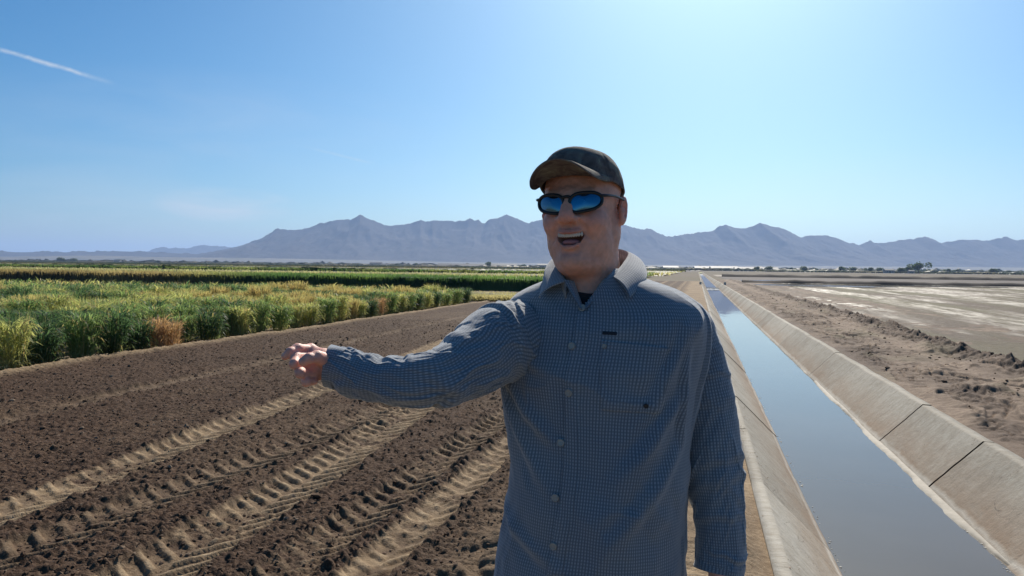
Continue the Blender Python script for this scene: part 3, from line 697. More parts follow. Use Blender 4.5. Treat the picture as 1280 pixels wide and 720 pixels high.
TR = [(1148, 760, 2, 1.0, 'biggest round tree of the distant farmstead on the right'), (1136, 770, 0, .9, 'mid-sized tree touching the left side of the biggest distant tree'), (1126, 790, 1, .8, 'low bushy tree just left of the white farm buildings'),
      (1100, 820, 1, .8, 'low wide tree beside the white farm shed'), (1088, 830, 0, .8, 'small tree, left one of the pair left of the farm shed'), (1066, 840, 1, .85, 'dark spreading tree, right one of a distant pair'), (1052, 850, 0, .9, 'dark tree, left one of a distant pair'),
      (1005, 880, 1, .9, 'low tree at the distant row right of the canal end'), (990, 900, 0, .7, 'small tree second from the left in the distant row right of the canal'), (1020, 900, 1, .6, 'short scrubby tree between distant trees right of the canal'),
      (962, 930, 1, .9, 'wide low tree in front of pale fields right of the canal end'), (947, 930, 0, .8, 'leftmost small tree beyond the canal end'), (1185, 800, 3, .9, 'thin upright tree to the right of the biggest distant tree'), (1196, 800, 3, .8, 'thin short tree right beside a slightly taller thin one'),
      (1241, 860, 1, .9, 'low tree near the right edge of the plain'), (1262, 900, 1, .6, 'tiny low tree at the far right of the plain'), (1160, 820, 1, .6, 'low bush-like tree right of the biggest distant tree'),
      (611, 1000, 3, 1.4, 'tall narrow dark tree left of the man on the far plain'), (520, 1200, 1, .9, 'low hazy tree left of the white sheds on the far plain'), (496, 1200, 1, .8, 'hazy low tree in the middle of the far plain'), (655, 1200, 1, .9, 'low hazy tree just left of the man on the far plain'),
      (75, 1500, 1, 1.5, 'wide dark tree below the low hills at far left'), (92, 1500, 1, 1.3, 'second wide dark tree below the low hills at far left'), (197, 1500, 1, 1.0, 'lone hazy tree below the far blue hills'), (382, 1400, 1, .9, 'hazy tree left of a small white house under the mountain')]
for a in TR: tree(*a)
whm = plain('white_wall', (.34, .32, .29), .8, .05, .5); rfm = plain('roof_sheet', (.13, .125, .12), .6, .1, .5); gls = plain('dark_opening', (.05, .05, .06), .4)
def building(px, dist, w, d, h, label, rot=0, roof=rfm):
    r = ray(px, 330); p = toW((r.x/r.y*dist, dist, 0)); root = empty('farm_building', (p.x, p.y, -.1), YAW+rot); tag(root, label, 'building', 'farm buildings on the far plain')
    link('wall', boxmesh_('wall', -w/2, w/2, -d/2, d/2, 0, h), whm, root)
    e = h+min(d, w)*.22
    V = [(-w/2-.3, -d/2-.3, h-.05), (w/2+.3, -d/2-.3, h-.05), (w/2+.3, d/2+.3, h-.05), (-w/2-.3, d/2+.3, h-.05), (-w/2-.3, 0, e), (w/2+.3, 0, e)]
    link('roof', bpy_poly('roof', V, [(0, 1, 5, 4), (2, 3, 4, 5), (0, 4, 3), (1, 2, 5), (0, 3, 2, 1)]), roof, root)
    dd = link('door', boxmesh_('door', -w*.07, w*.07, -d/2-.06, -d/2+.02, 0, h*.7), gls, root)
    for s in (-1, 1): link('window', boxmesh_('window', s*w*.3-w*.05, s*w*.3+w*.05, -d/2-.05, -d/2+.02, h*.4, h*.75), gls, root)
def boxmesh_(name, x0, x1, y0, y1, z0, z1):
    V = [(x, y, z) for z in (z0, z1) for y in (y0, y1) for x in (x0, x1)]
    return np_mesh(name, V, [(0, 2, 3, 1), (4, 5, 7, 6), (0, 1, 5, 4), (2, 6, 7, 3), (0, 4, 6, 2), (1, 3, 7, 5)], False)
def bpy_poly(name, V, Fc):
    me = bpy.data.meshes.new(name); me.from_pydata(V, [], Fc); me.update(); return me
BL = [(1111, 780, 9, 6, 3, 'white farm shed between the low trees left of the biggest tree'), (1120, 800, 6, 5, 2.6, 'small white shed right next to the larger white farm shed'), (1139, 740, 5, 4, 2.4, 'small white hut at the foot of the biggest tree'),
      (945, 1100, 60, 12, 3, 'long pale shed beyond the canal end, right one'), (905, 1150, 40, 12, 4, 'long pale shed beyond the canal end, middle one'), (878, 1250, 26, 12, 4, 'short pale shed directly above the canal end'),
      (838, 1150, 22, 10, 4, 'white shed just right of the shoulder on the far plain'), (585, 1200, 90, 14, 3.2, 'longest white greenhouse-like shed left of the man'), (620, 1150, 30, 12, 4, 'white shed at the right end of the longest white shed'), (640, 1250, 16, 9, 5, 'small white house left of the head of the man'), (679, 1100, 16, 8, 5, 'white house half hidden by the shoulder of the man'),
      (470, 1500, 22, 10, 6, 'white farmhouse under the peak in the middle left'), (482, 1500, 14, 8, 4, 'low white shed beside the farmhouse under the peak'), (396, 1700, 14, 9, 6, 'small white house under the shoulder of the mountain'), (147, 1700, 13, 9, 7, 'tiny white house under the low hills at far left'), (997, 1000, 8, 6, 3, 'tiny white hut among the distant trees right of the canal')]
for a in BL: building(*a)

# ---- check structure across the canal, far along it
cs = empty('canal_check', (0, 0, 0)); tag(cs, 'low concrete check wall with white foam crossing the canal far behind the man', 'weir')
whc = plain('pale_concrete', (.5, .47, .42), .85)
yc = 84.0
link('wall', boxmesh_('wall', LIP_L-.1, LIP_R+.1, yc, yc+.25, -.62, -.30), whc, cs)
for x in (LIP_L-.2, LIP_R): link('pier', boxmesh_('pier', x, x+.22, yc-.15, yc+.4, -.5, .28), whc, cs)
N = 500; rr_ = np.random.default_rng(3)
tag(scatter_clods('foam', rr_.uniform(LIP_L+.5, LIP_R-.5, N), yc-.1-3.5*rr_.random(N)**2, np.full(N, W_Z+.01), .02+.07*rr_.random(N)**2, plain('white_foam', (.85, .85, .83), .7, .03), .5), kind='stuff')
# ================================================================== THE MAN
MX, MY = .17, 1.66                      # where he stands, in the camera-aligned frame
person = empty('person', toW((MX, MY, 0)), YAW)
tag(person, 'man in checked blue-grey shirt, dark cap and mirrored sunglasses pointing over the tilled field', 'person')
OFF = np.array((MX, MY, 0.0))
# ---- implicit surface tools
def smin(a, b, k):
    h = np.clip(.5+.5*(b-a)/k, 0, 1); return b*(1-h)+a*h-k*h*(1-h)
def smax(a, b, k): return -smin(-a, -b, k)
def ell(P, c, r, rot=None):
    q = P-np.array(c)
    if rot is not None: q = q @ np.array(rot)
    r = np.array(r); k0 = np.linalg.norm(q/r, axis=-1); k1 = np.linalg.norm(q/(r*r), axis=-1)+1e-9
    return k0*(k0-1)/k1
def cap_(P, a, b, r0, r1=None):
    r1 = r0 if r1 is None else r1
    a = np.array(a, float); b = np.array(b, float); ab = b-a
    t = np.clip(((P-a) @ ab)/(ab @ ab), 0, 1)
    return np.linalg.norm(P-a-t[..., None]*ab, axis=-1)-(r0+(r1-r0)*t)
def surface_nets(f, lo, hi, h):
    lo = np.array(lo, float); n = np.ceil((np.array(hi)-lo)/h).astype(int)+1
    ax = [lo[i]+h*np.arange(n[i]) for i in range(3)]
    Fv = np.empty(tuple(n), np.float32)
    for i in range(0, n[0], 24):
        G = np.stack(np.meshgrid(ax[0][i:i+24], ax[1], ax[2], indexing='ij'), -1)
        Fv[i:i+24] = f(G.reshape(-1, 3)).reshape(G.shape[:3])
    s = Fv < 0
    c = [Fv[a:n[0]-1+a, b:n[1]-1+b, d:n[2]-1+d] for a in (0, 1) for b in (0, 1) for d in (0, 1)]
    sg = np.stack([x < 0 for x in c], -1); act = sg.any(-1) & ~sg.all(-1)
    idx = -np.ones(act.shape, int); I = np.argwhere(act); idx[act] = np.arange(len(I))
    cv = np.stack([x[act] for x in c], -1)
    offs = np.array([(a, b, d) for a in (0, 1) for b in (0, 1) for d in (0, 1)], float)
    acc = np.zeros((len(I), 3)); cnt = np.zeros(len(I))
    for i in range(8):
        for j in range(i+1, 8):
            if np.abs(offs[i]-offs[j]).sum() != 1: continue
            m = (cv[:, i] < 0) != (cv[:, j] < 0)
            t = np.where(m, cv[:, i]/np.where(m, cv[:, i]-cv[:, j], 1), 0)[:, None]
            acc += np.where(m[:, None], offs[i]+(offs[j]-offs[i])*t, 0); cnt += m
    V = lo+h*(I+acc/cnt[:, None])
    quads = []
    for axn in range(3):
        sl0 = [slice(1, -1)]*3; sl0[axn] = slice(0, -1); sl1 = list(sl0); sl1[axn] = slice(1, None)
        A = s[tuple(sl0)]; Bm = s[tuple(sl1)]; ch = A != Bm
        E = np.argwhere(ch); flip = A[ch]
        base = E.copy()
        for q in range(3):
            if q != axn: base[:, q] += 1
        u_, w_ = [q for q in range(3) if q != axn]
        def gi(du, dw):
            b = base.copy(); b[:, u_] += du; b[:, w_] += dw; return idx[b[:, 0], b[:, 1], b[:, 2]]
        q = np.stack([gi(-1, -1), gi(0, -1), gi(0, 0), gi(-1, 0)], -1)
        if axn == 1: flip = ~flip
        q[~flip] = q[~flip][:, ::-1]; quads.append(q)
    Q = np.concatenate(quads); Q = Q[(Q >= 0).all(1)]
    return V, Q
def smooth_np(V, Fq, it=2, lam=.5):
    e = np.concatenate([Fq[:, [0, 1]], Fq[:, [1, 2]], Fq[:, [2, 3]], Fq[:, [3, 0]]])
    for _ in range(it):
        S_ = np.zeros_like(V); c = np.zeros(len(V))
        np.add.at(S_, e[:, 0], V[e[:, 1]]); np.add.at(S_, e[:, 1], V[e[:, 0]]); np.add.at(c, e[:, 0], 1); np.add.at(c, e[:, 1], 1)
        V = V+lam*(S_/np.maximum(c, 1)[:, None]-V)
    return V
# ---- head
HYAW = math.radians(-21.5)
hc, hs = math.cos(HYAW), math.sin(HYAW)
HO = np.array(PC(727.5, 256, 1.63))
HR = math.radians(2.5); RH = np.array([[hc, -hs, 0], [hs, hc, 0], [0, 0, 1]]) @ np.array([[math.cos(HR), 0, -math.sin(HR)], [0, 1, 0], [math.sin(HR), 0, math.cos(HR)]])
def h2c(P): return np.asarray(P) @ RH.T+HO         # head frame -> body frame
def c2h(P): return (np.asarray(P)-HO) @ RH
def head_sdf(P):
    d = ell(P, (0, .013, .030), (.0765, .095, .068))
    d = smin(d, ell(P, (0, -.020, -.035), (.066, .073, .082)), .03)
    d = smin(d, ell(P, (0, -.032, -.088), (.044, .056, .038)), .03)
    d = smin(d, ell(P, (0, -.076, -.116), (.024, .020, .018)), .022)
    for s in (-1, 1):
        d = smin(d, ell(P, (s*.039, -.056, -.040), (.024, .032, .025)), .014)
        d = smin(d, ell(P, (s*.037, -.006, -.086), (.025, .042, .032)), .03)
        d = smax(d, -ell(P, (s*.032, -.103, .002), (.019, .016, .013)), .012)
        d = smin(d, ell(P, (s*.031, -.078, .001), (.014, .012, .011)), .004)
        d = smin(d, cap_(P, (s*.012, -.088, .013), (s*.044, -.077, .013), .0075, .005), .02)
        d = smin(d, ell(P, (s*.064, .010, -.050), (.012, .024, .034)), .012)
        # ear
        e = ell(P, (s*.0825, .014, -.014), (.0080, .0170, .0300), [[1, 0, 0], [0, .97, .24], [0, -.24, .97]])
        e = smax(e, -ell(P, (s*.0895, .008, -.014), (.009, .010, .019)), .004)
        e = smin(e, ell(P, (s*.083, .004, -.018), (.006, .004, .008)), .004)
        e = smin(e, ell(P, (s*.080, .005, -.038), (.005, .007, .008)), .005)
        d = smin(d, e, .004)
    # nose
    n = cap_(P, (0, -.086, .014), (0, -.110, -.026), .0090, .0130)
    n = smin(n, ell(P, (0, -.110, -.032), (.0135, .013, .0115)), .008)
    for s in (-1, 1): n = smin(n, ell(P, (s*.0170, -.097, -.036), (.0100, .0125, .0090)), .006)
    d = smin(d, n, .012)
    for s in (-1, 1): d = smax(d, -ell(P, (s*.0075, -.106, -.0455), (.0040, .006, .004)), .003)
    # lips round an open, smiling mouth
    for i in range(8):
        t0, t1 = -1+i/4, -1+(i+1)/4
        up = lambda t: (t*.0275, -.1010+.0190*t*t, -.0615+.0045*t*t+.0008*math.cos(t*9))
        lo_ = lambda t: (t*.0265, -.0970+.0185*t*t, -.0895+.0290*t*t)
        d = smin(d, cap_(P, up(t0), up(t1), .0042*(1.1-.35*abs(t0)), .0042*(1.1-.35*abs(t1))), .006)
        d = smin(d, cap_(P, lo_(t0), lo_(t1), .0052*(1.15-.45*abs(t0)), .0052*(1.15-.45*abs(t1))), .006)
    cav = smax(ell(P, (0, -.088, -.0665), (.0262, .028, .0205)), (P[:, 2]+.0640-6*P[:, 0]**2), .002)
    d = smax(d, -cav, .002)
    # laugh lines, chin crease
    for s in (-1, 1):
        for i in range(5):
            a = i/5; b = (i+1)/5
            f = lambda t: (s*(.023+.017*t), -.099+.021*t, -.040-.036*t)
            d = smax(d, -cap_(P, f(a), f(b), .0034, .0036), .007)
    d = smax(d, -cap_(P, (-.014, -.094, -.0985), (.014, -.094, -.0985), .003), .008)
    # neck and throat
    nk = cap_(P, (.004, .024, -.075), (.002, .032, -.22), .061, .067)
    d = smin(d, nk, .014)
    d = smin(d, ell(P, (0, -.030, -.122), (.046, .048, .026)), .02)
    sh = ell(P, (.0, .035, -.270), (.160, .075, .070)); d = smin(d, sh, .05)
    return d+.0006*np.sin(P[:, 0]*310+2*np.sin(P[:, 2]*200))*np.sin(P[:, 2]*280+P[:, 1]*220)
Vh, Qh = surface_nets(head_sdf, (-.20, -.14, -.33), (.20, .15, .14), .0023)
Vh = smooth_np(Vh, Qh, 2, .35)
def blob(P, c, r): return np.exp(-(((P-np.array(c))/np.array(r))**2).sum(-1))
lipm = np.clip(blob(Vh, (0, -.101, -.0625), (.024, .012, .0048))+blob(Vh, (0, -.097, -.084), (.020, .012, .0058))*1.1, 0, 1)
inner = blob(Vh, (0, -.078, -.070), (.022, .018, .012))*(Vh[:, 1] > -.094)
red = np.clip(.55*blob(Vh, (0, -.115, -.03), (.018, .02, .016))+.55*sum(blob(Vh, (s*.045, -.075, -.035), (.022, .03, .02)) for s in (-1, 1))+.9*sum(blob(Vh, (s*.086, .014, -.020), (.014, .022, .040)) for s in (-1, 1)), 0, 1)
stub = np.clip(blob(Vh, (0, -.06, -.115), (.07, .07, .035))+blob(Vh, (0, -.105, -.052), (.03, .02, .007))*.6, 0, 1)*.5
Ch = np.tile(np.array((.80, .42, .30)), (len(Vh), 1))
def lay(C, m, c): m = m[:, None]; return C*(1-m)+np.array(c)*m
Ch = lay(Ch, red*.75, (.78, .30, .24)); Ch = lay(Ch, stub*.5, (.42, .27, .23)); Ch = lay(Ch, lipm*.9, (.52, .17, .14)); Ch = lay(Ch, np.clip(inner*1.5, 0, 1), (.25, .07, .06))
Bv, Bq, Bc = [h2c(Vh)], [Qh], [Ch]; off = len(Vh)
# ---- body under the clothes
ZP = lambda y, d=1.64: PC(740, y, d)[2]
SL = np.array(PC(668, 428, 1.66)); ML = np.array(PC(613, 449, 1.585)); EL = np.array(PC(555, 474, 1.485)); WL = np.array(PC(410, 456, 1.50))
SR = np.array(PC(860, 416, 1.66)); ER = np.array(PC(887, 595, 1.62)); WR = np.array(PC(901, 722, 1.57))
PEL = np.array((MX, MY, .90))
HIPX = .095
def body_sdf(P):
    d = ell(P, (MX-.004, 1.655, 1.30), (.155, .088, .17))
    d = smin(d, ell(P, (MX+.004, 1.65, 1.08), (.150, .115, .17)), .06)
    d = smin(d, ell(P, (MX, 1.655, .93), (.160, .115, .11)), .05)
    for a, b, r0, r1 in ((SL, ML, .040, .036), (ML, EL, .036, .034), (EL, WL, .032, .022), (SR, ER, .042, .035), (ER, WR, .033, .024)):
        d = smin(d, cap_(P, a, b, r0, r1), .02)
    for s in (-1, 1):
        hip = (MX+s*HIPX, MY, .88); kn = (MX+s*.115, MY-.03, .49); an = (MX+s*.125, MY+.01, .10)
        d = smin(d, cap_(P, hip, kn, .078, .052), .03); d = smin(d, cap_(P, kn, an, .052, .036), .02)
        d = smin(d, cap_(P, (an[0], MY+.02, .05), (an[0]+s*.03, MY-.14, .04), .035, .028), .02)
    return d
Vb2, Qb2 = surface_nets(body_sdf, (-.42, 1.38, 0), (.62, 1.85, 1.47), .012)
Bv.append(Vb2); Bq.append(Qb2+off); Bc.append(np.tile(np.array((.44, .245, .185)), (len(Vb2), 1))); off += len(Vb2)
# ---- hands
def hand_mesh(f, lo, hi):
    global off
    V, Q = surface_nets(f, lo, hi, .0015); V = smooth_np(V, Q, 1, .4)
    C = np.tile(np.array((.80, .42, .31)), (len(V), 1)); n = np.clip(fbm(V[:, 0]*60, V[:, 2]*60, 3, 5)*.5+.3, 0, 1)
    C = lay(C, n*.5, (.70, .32, .26)); Bv.append(V); Bq.append(Q+off); Bc.append(C); off += len(V)
def pth(*pts): return [np.array(PC(*p)) for p in pts]
fing = [(pth((388, 437, 1.520), (372, 436, 1.485), (363, 440, 1.468), (356.5, 445.5, 1.468)), .0084),
        (pth((388, 446, 1.515), (370, 447, 1.470), (368, 455, 1.444), (382, 457, 1.468)), .0090),
        (pth((388, 456, 1.515), (374, 458, 1.466), (375, 466.5, 1.441), (388, 467, 1.470)), .0088),
        (pth((391, 466, 1.515), (381, 469, 1.470), (382.5, 477.5, 1.450), (393, 476.5, 1.474)), .0080)]
thumb = pth((405, 450, 1.476), (396, 446, 1.452), (386, 448, 1.436), (378.5, 452, 1.432))
def rhand(P):
    wr = np.array(PC(418, 457, 1.50)); w2 = np.array(PC(404, 455, 1.502))
    d = cap_(P, wr, w2, .0245, .0265)
    for pts, r in fing:
        d = smin(d, cap_(P, w2, pts[0], .0225, .0125), .012)
    for pts, r in fing:
        q = cap_(P, pts[0], pts[1], r*1.18, r*1.08); q = smin(q, cap_(P, pts[1], pts[2], r*1.06, r*.96), .007); q = smin(q, cap_(P, pts[2], pts[3], r*.96, r*.84), .005)
        d = smin(d, q, .0022)
    t = cap_(P, thumb[0], thumb[1], .0150, .0120); t = smin(t, cap_(P, thumb[1], thumb[2], .0108, .0098), .004); t = smin(t, cap_(P, thumb[2], thumb[3], .0098, .0080), .003)
    pm = ell(P, PC(391, 461, 1.488), (.019, .020, .026)); d = smin(d, pm, .006)
    return smin(d, t, .003)
A_ = np.stack([p for f, _ in fing for p in f]+thumb+[np.array(PC(418, 457, 1.5))])
hand_mesh(rhand, A_.min(0)-.032, A_.max(0)+.032)
# hanging left hand, slightly curled, just under the frame
def lhand(P):
    w = WR+np.array((.0, 0, .02)); k0 = WR+np.array((-.004, -.012, -.085))
    d = cap_(P, w, WR+np.array((0, -.004, -.03)), .024, .026)
    fs = []
    for i, (dy, L) in enumerate(((-.030, .040), (-.010, .045), (.010, .042), (.028, .034))):
        a = k0+np.array((.002*i, dy, .004*abs(i-1))); d = smin(d, cap_(P, WR+np.array((0, dy*.4, -.02)), a, .016, .0115), .014); fs.append((a, L))
    for a, L in fs:
        b = a+np.array((-.006, -.006, -L)); c = b+np.array((-.014, -.002, -L*.55)); e = c+np.array((-.016, .002, -L*.30))
        q = smin(cap_(P, a, b, .0100, .0092), cap_(P, b, c, .0092, .0084), .003); q = smin(q, cap_(P, c, e, .0084, .0074), .003); d = smin(d, q, .003)
    t0 = WR+np.array((-.004, -.022, -.022)); t1 = t0+np.array((-.014, -.028, -.034)); t2 = t1+np.array((-.006, -.006, -.030)); t3 = t2+np.array((-.001, .002, -.024))
    t = smin(cap_(P, t0, t1, .015, .012), cap_(P, t1, t2, .0112, .0102), .004); t = smin(t, cap_(P, t2, t3, .0102, .0085), .003)
    return smin(d, t, .006)
hand_mesh(lhand, WR+np.array((-.08, -.10, -.24)), WR+np.array((.05, .07, .05)))
skin = Mat('skin'); sk = skin.mix(.24, skin.attr(), skin.mix(1, skin.attr(), skin.ramp(skin.noise(60, 4, .6), [(.35, (.45, .28, .28)), (.65, (1.4, 1.25, 1.2))]), 'MULTIPLY'))
skin.set(color=sk, rough=.5, spec=.35, sss=.2); skin.b.inputs['Subsurface Radius'].default_value = (.012, .005, .003); skin.b.inputs['Subsurface Scale'].default_value = .6
skin.bump(skin.math('ADD', skin.math('MULTIPLY', skin.noise(90, 4, .6), 1.5), skin.math('ADD', skin.noise(420, 3), skin.voronoi(700))), .3, .0016)
body = link('body', np_mesh('body', np.concatenate(Bv)-OFF, np.concatenate(Bq), True, np.concatenate(Bc)), skin.m, person)
# teeth
def teeth_sdf(P):
    d = np.full(len(P), 9.0)
    for i in range(-5, 6):
        x = i*.0046; y = -.0955+.0000+18*x*x*1.0; d = smin(d, ell(P, (x, y+.0005, -.0655+3*x*x), (.0027, .0022, .0052)), .0016)
    return d
TV_, TQ = surface_nets(teeth_sdf, (-.032, -.106, -.076), (.032, -.070, -.058), .0008)
link('teeth', np_mesh('teeth', h2c(TV_)-OFF, TQ, True), plain('tooth', (.66, .61, .52), .3, .03), person)
tgV, tgQ = surface_nets(lambda P: ell(P, (0, -.080, -.0800), (.018, .018, .0075)), (-.022, -.104, -.092), (.02, -.05, -.07), .0015)
link('tongue', np_mesh('tongue', h2c(tgV)-OFF, tgQ, True), plain('tongue_skin', (.50, .18, .16), .4, .1), person)
# short hair showing under the cap
def hair_sdf(P):
    d = ell(P, (0, .013, .030), (.0785, .097, .070))
    d = smin(d, cap_(P, (0, .045, -.02), (0, .055, -.07), .066, .058), .02)
    lim = P[:, 2]-.07; front = -(P[:, 1]-.026+.2*np.maximum(.02-P[:, 2], 0)); low = -(P[:, 2]+.035)
    side = np.abs(P[:, 0]); lowside = -(P[:, 2]-(-.005))*(P[:, 1] < .028)-(P[:, 1] >= .028)*1
    d = smax(smax(d, lim, .002), smax(front, low, .002), .002); d = np.maximum(d, lowside)
    return d+.0012*np.sin(P[:, 2]*500+P[:, 1]*300)
hv, hq = surface_nets(hair_sdf, (-.1, -.03, -.09), (.1, .14, .09), .0028)
hairm = plain('hair_brown', (.055, .038, .028), .8, .4, 300)
link('hair', np_mesh('hair', h2c(hv)-OFF, hq, True), hairm, person)

# ---- cap
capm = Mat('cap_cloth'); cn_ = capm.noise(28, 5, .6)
capm.set(color=capm.ramp(capm.noise(34, 5, .65, .8), [(.38, (.10, .082, .076)), (.5, (.165, .135, .122)), (.60, (.20, .185, .15)), (.70, (.30, .30, .23))]), rough=.92, spec=.15)  # brown mottled cloth; the pale olive patches paint sunlit spots into the colour
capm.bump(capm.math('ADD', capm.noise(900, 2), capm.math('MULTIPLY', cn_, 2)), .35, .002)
nf, nt = 144, 60
ph = np.linspace(0, 2*PI, nf, endpoint=False); tt = np.linspace(0, 1, nt)
PH, TT = np.meshgrid(ph, tt)
def crown_pt(PH, TT, grow=0.0):
    el = TT*PI/2
    # lower edge: higher over the brow, lower at the back
    zb = .028-.021*np.sin(PH)
    rad = np.cos(el)**.62
    X = (.0845+grow)*np.cos(PH)*rad; Yc = (.1045+grow)*np.sin(PH)*rad+.008-.012*np.sin(el)
    top = .108+grow
    Z = zb+(top-zb)*np.sin(el)**1.0+.0095*np.exp(-((PH-1.5*PI)/.9)**2)*np.sin(2*el)
    seam = np.min(np.stack([np.abs(((PH-PI/6-k*PI/3+PI) % (2*PI))-PI) for k in range(6)]), 0)
    g = 1-.022*np.exp(-(seam*np.maximum(np.cos(el), .05)*.09/.0018)**2)
    wr = 1+.018*fbm(PH*3/PI*2, TT*6+PH*.5, 3, 201)*(TT < .97)
    return np.stack([X*g*wr, Yc*g*wr, Z*(1)], -1)
Cp_ = crown_pt(PH, TT)
CPi = crown_pt(PH, TT, -.003)
Fo = grid_faces(nt, nf, True)
edge_ = np.stack([np.arange(nf), (np.arange(nf)+1) % nf, (np.arange(nf)+1) % nf+nt*nf, np.arange(nf)+nt*nf], -1)[:, ::-1]
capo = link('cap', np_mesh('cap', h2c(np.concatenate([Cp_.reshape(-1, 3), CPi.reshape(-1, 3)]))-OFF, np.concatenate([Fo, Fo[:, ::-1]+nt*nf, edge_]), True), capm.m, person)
# brim
nb, nr_ = 60, 22
ta = np.linspace(-1, 1, nb); ts = np.linspace(0, 1, nr_)
TA, TS = np.meshgrid(ta, ts)
ang = 1.5*PI+TA*1.12
inn = crown_pt(ang, np.zeros_like(ang)+.03)
xo = .0715*np.sin(TA*1.30)/math.sin(1.30)*1.0; yo = -.176+.065*np.abs(TA)**2.6+.010*np.abs(TA)**8
zo = .072-9.0*xo*xo+.07*xo
out_ = np.stack([xo, yo, zo], -1)
w = TS[..., None]
w = w*((1-np.abs(TA)**9)**.55)[..., None]
BR = inn*(1-w)+out_*w; BR[..., 2] += .006*np.sin(TS*PI)-.0*TS
BRl = BR.copy(); BRl[..., 2] -= .0035; BRl[..., 1] += .0005
nB = nb*nr_; Fb = grid_faces(nr_, nb)
e1 = np.stack([np.arange(nb-1)+(nr_-1)*nb, np.arange(1, nb)+(nr_-1)*nb, np.arange(1, nb)+(nr_-1)*nb+nB, np.arange(nb-1)+(nr_-1)*nb+nB], -1)
r_ = np.arange(nr_-1)*nb
e2 = np.stack([r_, r_+nb, r_+nb+nB, r_+nB], -1); e3 = np.stack([r_+nb-1, r_+nb-1+nB, r_+2*nb-1+nB, r_+2*nb-1], -1)
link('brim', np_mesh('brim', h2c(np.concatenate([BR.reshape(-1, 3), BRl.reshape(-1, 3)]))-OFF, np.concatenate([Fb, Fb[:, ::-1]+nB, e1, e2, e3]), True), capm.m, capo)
bv, bq = surface_nets(lambda P: ell(P, (0, -.004, .109), (.007, .007, .004)), (-.01, -.015, .10), (.01, .008, .116), .0012)
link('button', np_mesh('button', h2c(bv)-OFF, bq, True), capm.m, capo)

# ---- sunglasses
def wrap(x, z): return -.1045+4.2*x*x+26*np.abs(x)**3+.10*z
def lens_outline(s, n=56):
    a = np.linspace(0, 2*PI, n, endpoint=False)
    cx, cz = s*.0350, -.004
    X = np.sign(np.cos(a))*np.abs(np.cos(a))**.66*.0292; Z = np.sign(np.sin(a))*np.abs(np.sin(a))**.85*.0178
    Z = Z*(1-.12*X/.0285*(1 if s > 0 else -1)*1.0)+.0035*(X/.0285)*s*1.0
    return cx+X, cz+Z
frm = Mat('glasses_frame'); frm.set(color=(.012, .012, .013), rough=.35)
lens = Mat('mirror_lens'); lx = lens.sep(lens.tc.outputs['Object'])
lens.set(color=(.10, .19, .27), rough=.08, metal=1.0)
glasses = None
def tube(path, rad, k=8, closed=False):
    path = np.asarray(path, float); n = len(path)
    tn = (np.roll(path, -1, 0)-np.roll(path, 1, 0)) if closed else np.gradient(path, axis=0)
    tn /= np.linalg.norm(tn, axis=1)[:, None]
    ref = np.array((0, 1.0, 0)) if abs(tn[:, 1]).mean() < .7 else np.array((0, 0, 1.0))
    a = np.cross(tn, ref); a /= np.linalg.norm(a, axis=1)[:, None]; b = np.cross(tn, a)
    rad = np.broadcast_to(np.asarray(rad, float), (n,)) if np.ndim(rad) < 2 else rad
    th = np.arange(k)*2*PI/k
    V = path[:, None, :]+rad[:, None, None]*(a[:, None, :]*np.cos(th)[None, :, None]+b[:, None, :]*np.sin(th)[None, :, None])
    F_ = grid_faces(n, k, True)
    if closed: F_ = np.concatenate([F_, np.stack([(n-1)*k+np.arange(k), (n-1)*k+(np.arange(k)+1) % k, (np.arange(k)+1) % k, np.arange(k)], -1)])
    return V.reshape(-1, 3), F_
Vf_, Ff_, o_ = [], [], 0
def addf(vf):
    global o_
    Vf_.append(vf[0]); Ff_.append(vf[1]+o_); o_ += len(vf[0])
for s in (-1, 1):
    X, Z = lens_outline(s); addf(tube(np.stack([X, wrap(X, Z)-.0005, Z], -1), .0033, 8, True))
bx = np.linspace(-.0085, .0085, 9); addf(tube(np.stack([bx, wrap(bx, bx*0)-.0012, .0075-30*bx*bx], -1), .0030))
for s in (-1, 1):
    t = np.linspace(0, 1, 14)
    addf(tube(np.stack([s*(.0625+.0225*t**.45), -.083+.098*t, .0075+.002*np.sin(t*PI)-.004*t**3], -1), .0030-.0011*t))
glasses = link('sunglasses', np_mesh('sunglasses', h2c(np.concatenate(Vf_))-OFF, np.concatenate(Ff_), True), frm.m, person)
for s in (-1, 1):
    X, Z = lens_outline(s); n = len(X); rings = [np.array([[s*.035, wrap(s*.035, -.001)-.0022, -.001]])]
    V_ = []; rr2 = [.02, .3, .55, .8, 1.0]
    for q in rr2:
        x = s*.035+(X-s*.035)*q; z = -.001+(Z+.001)*q; V_.append(np.stack([x, wrap(x, z)-.0022*(1-q*q), z], -1))
    link('lens', np_mesh('lens', h2c(np.concatenate(V_))-OFF, grid_faces(len(rr2), n, True), True), lens.m, glasses)

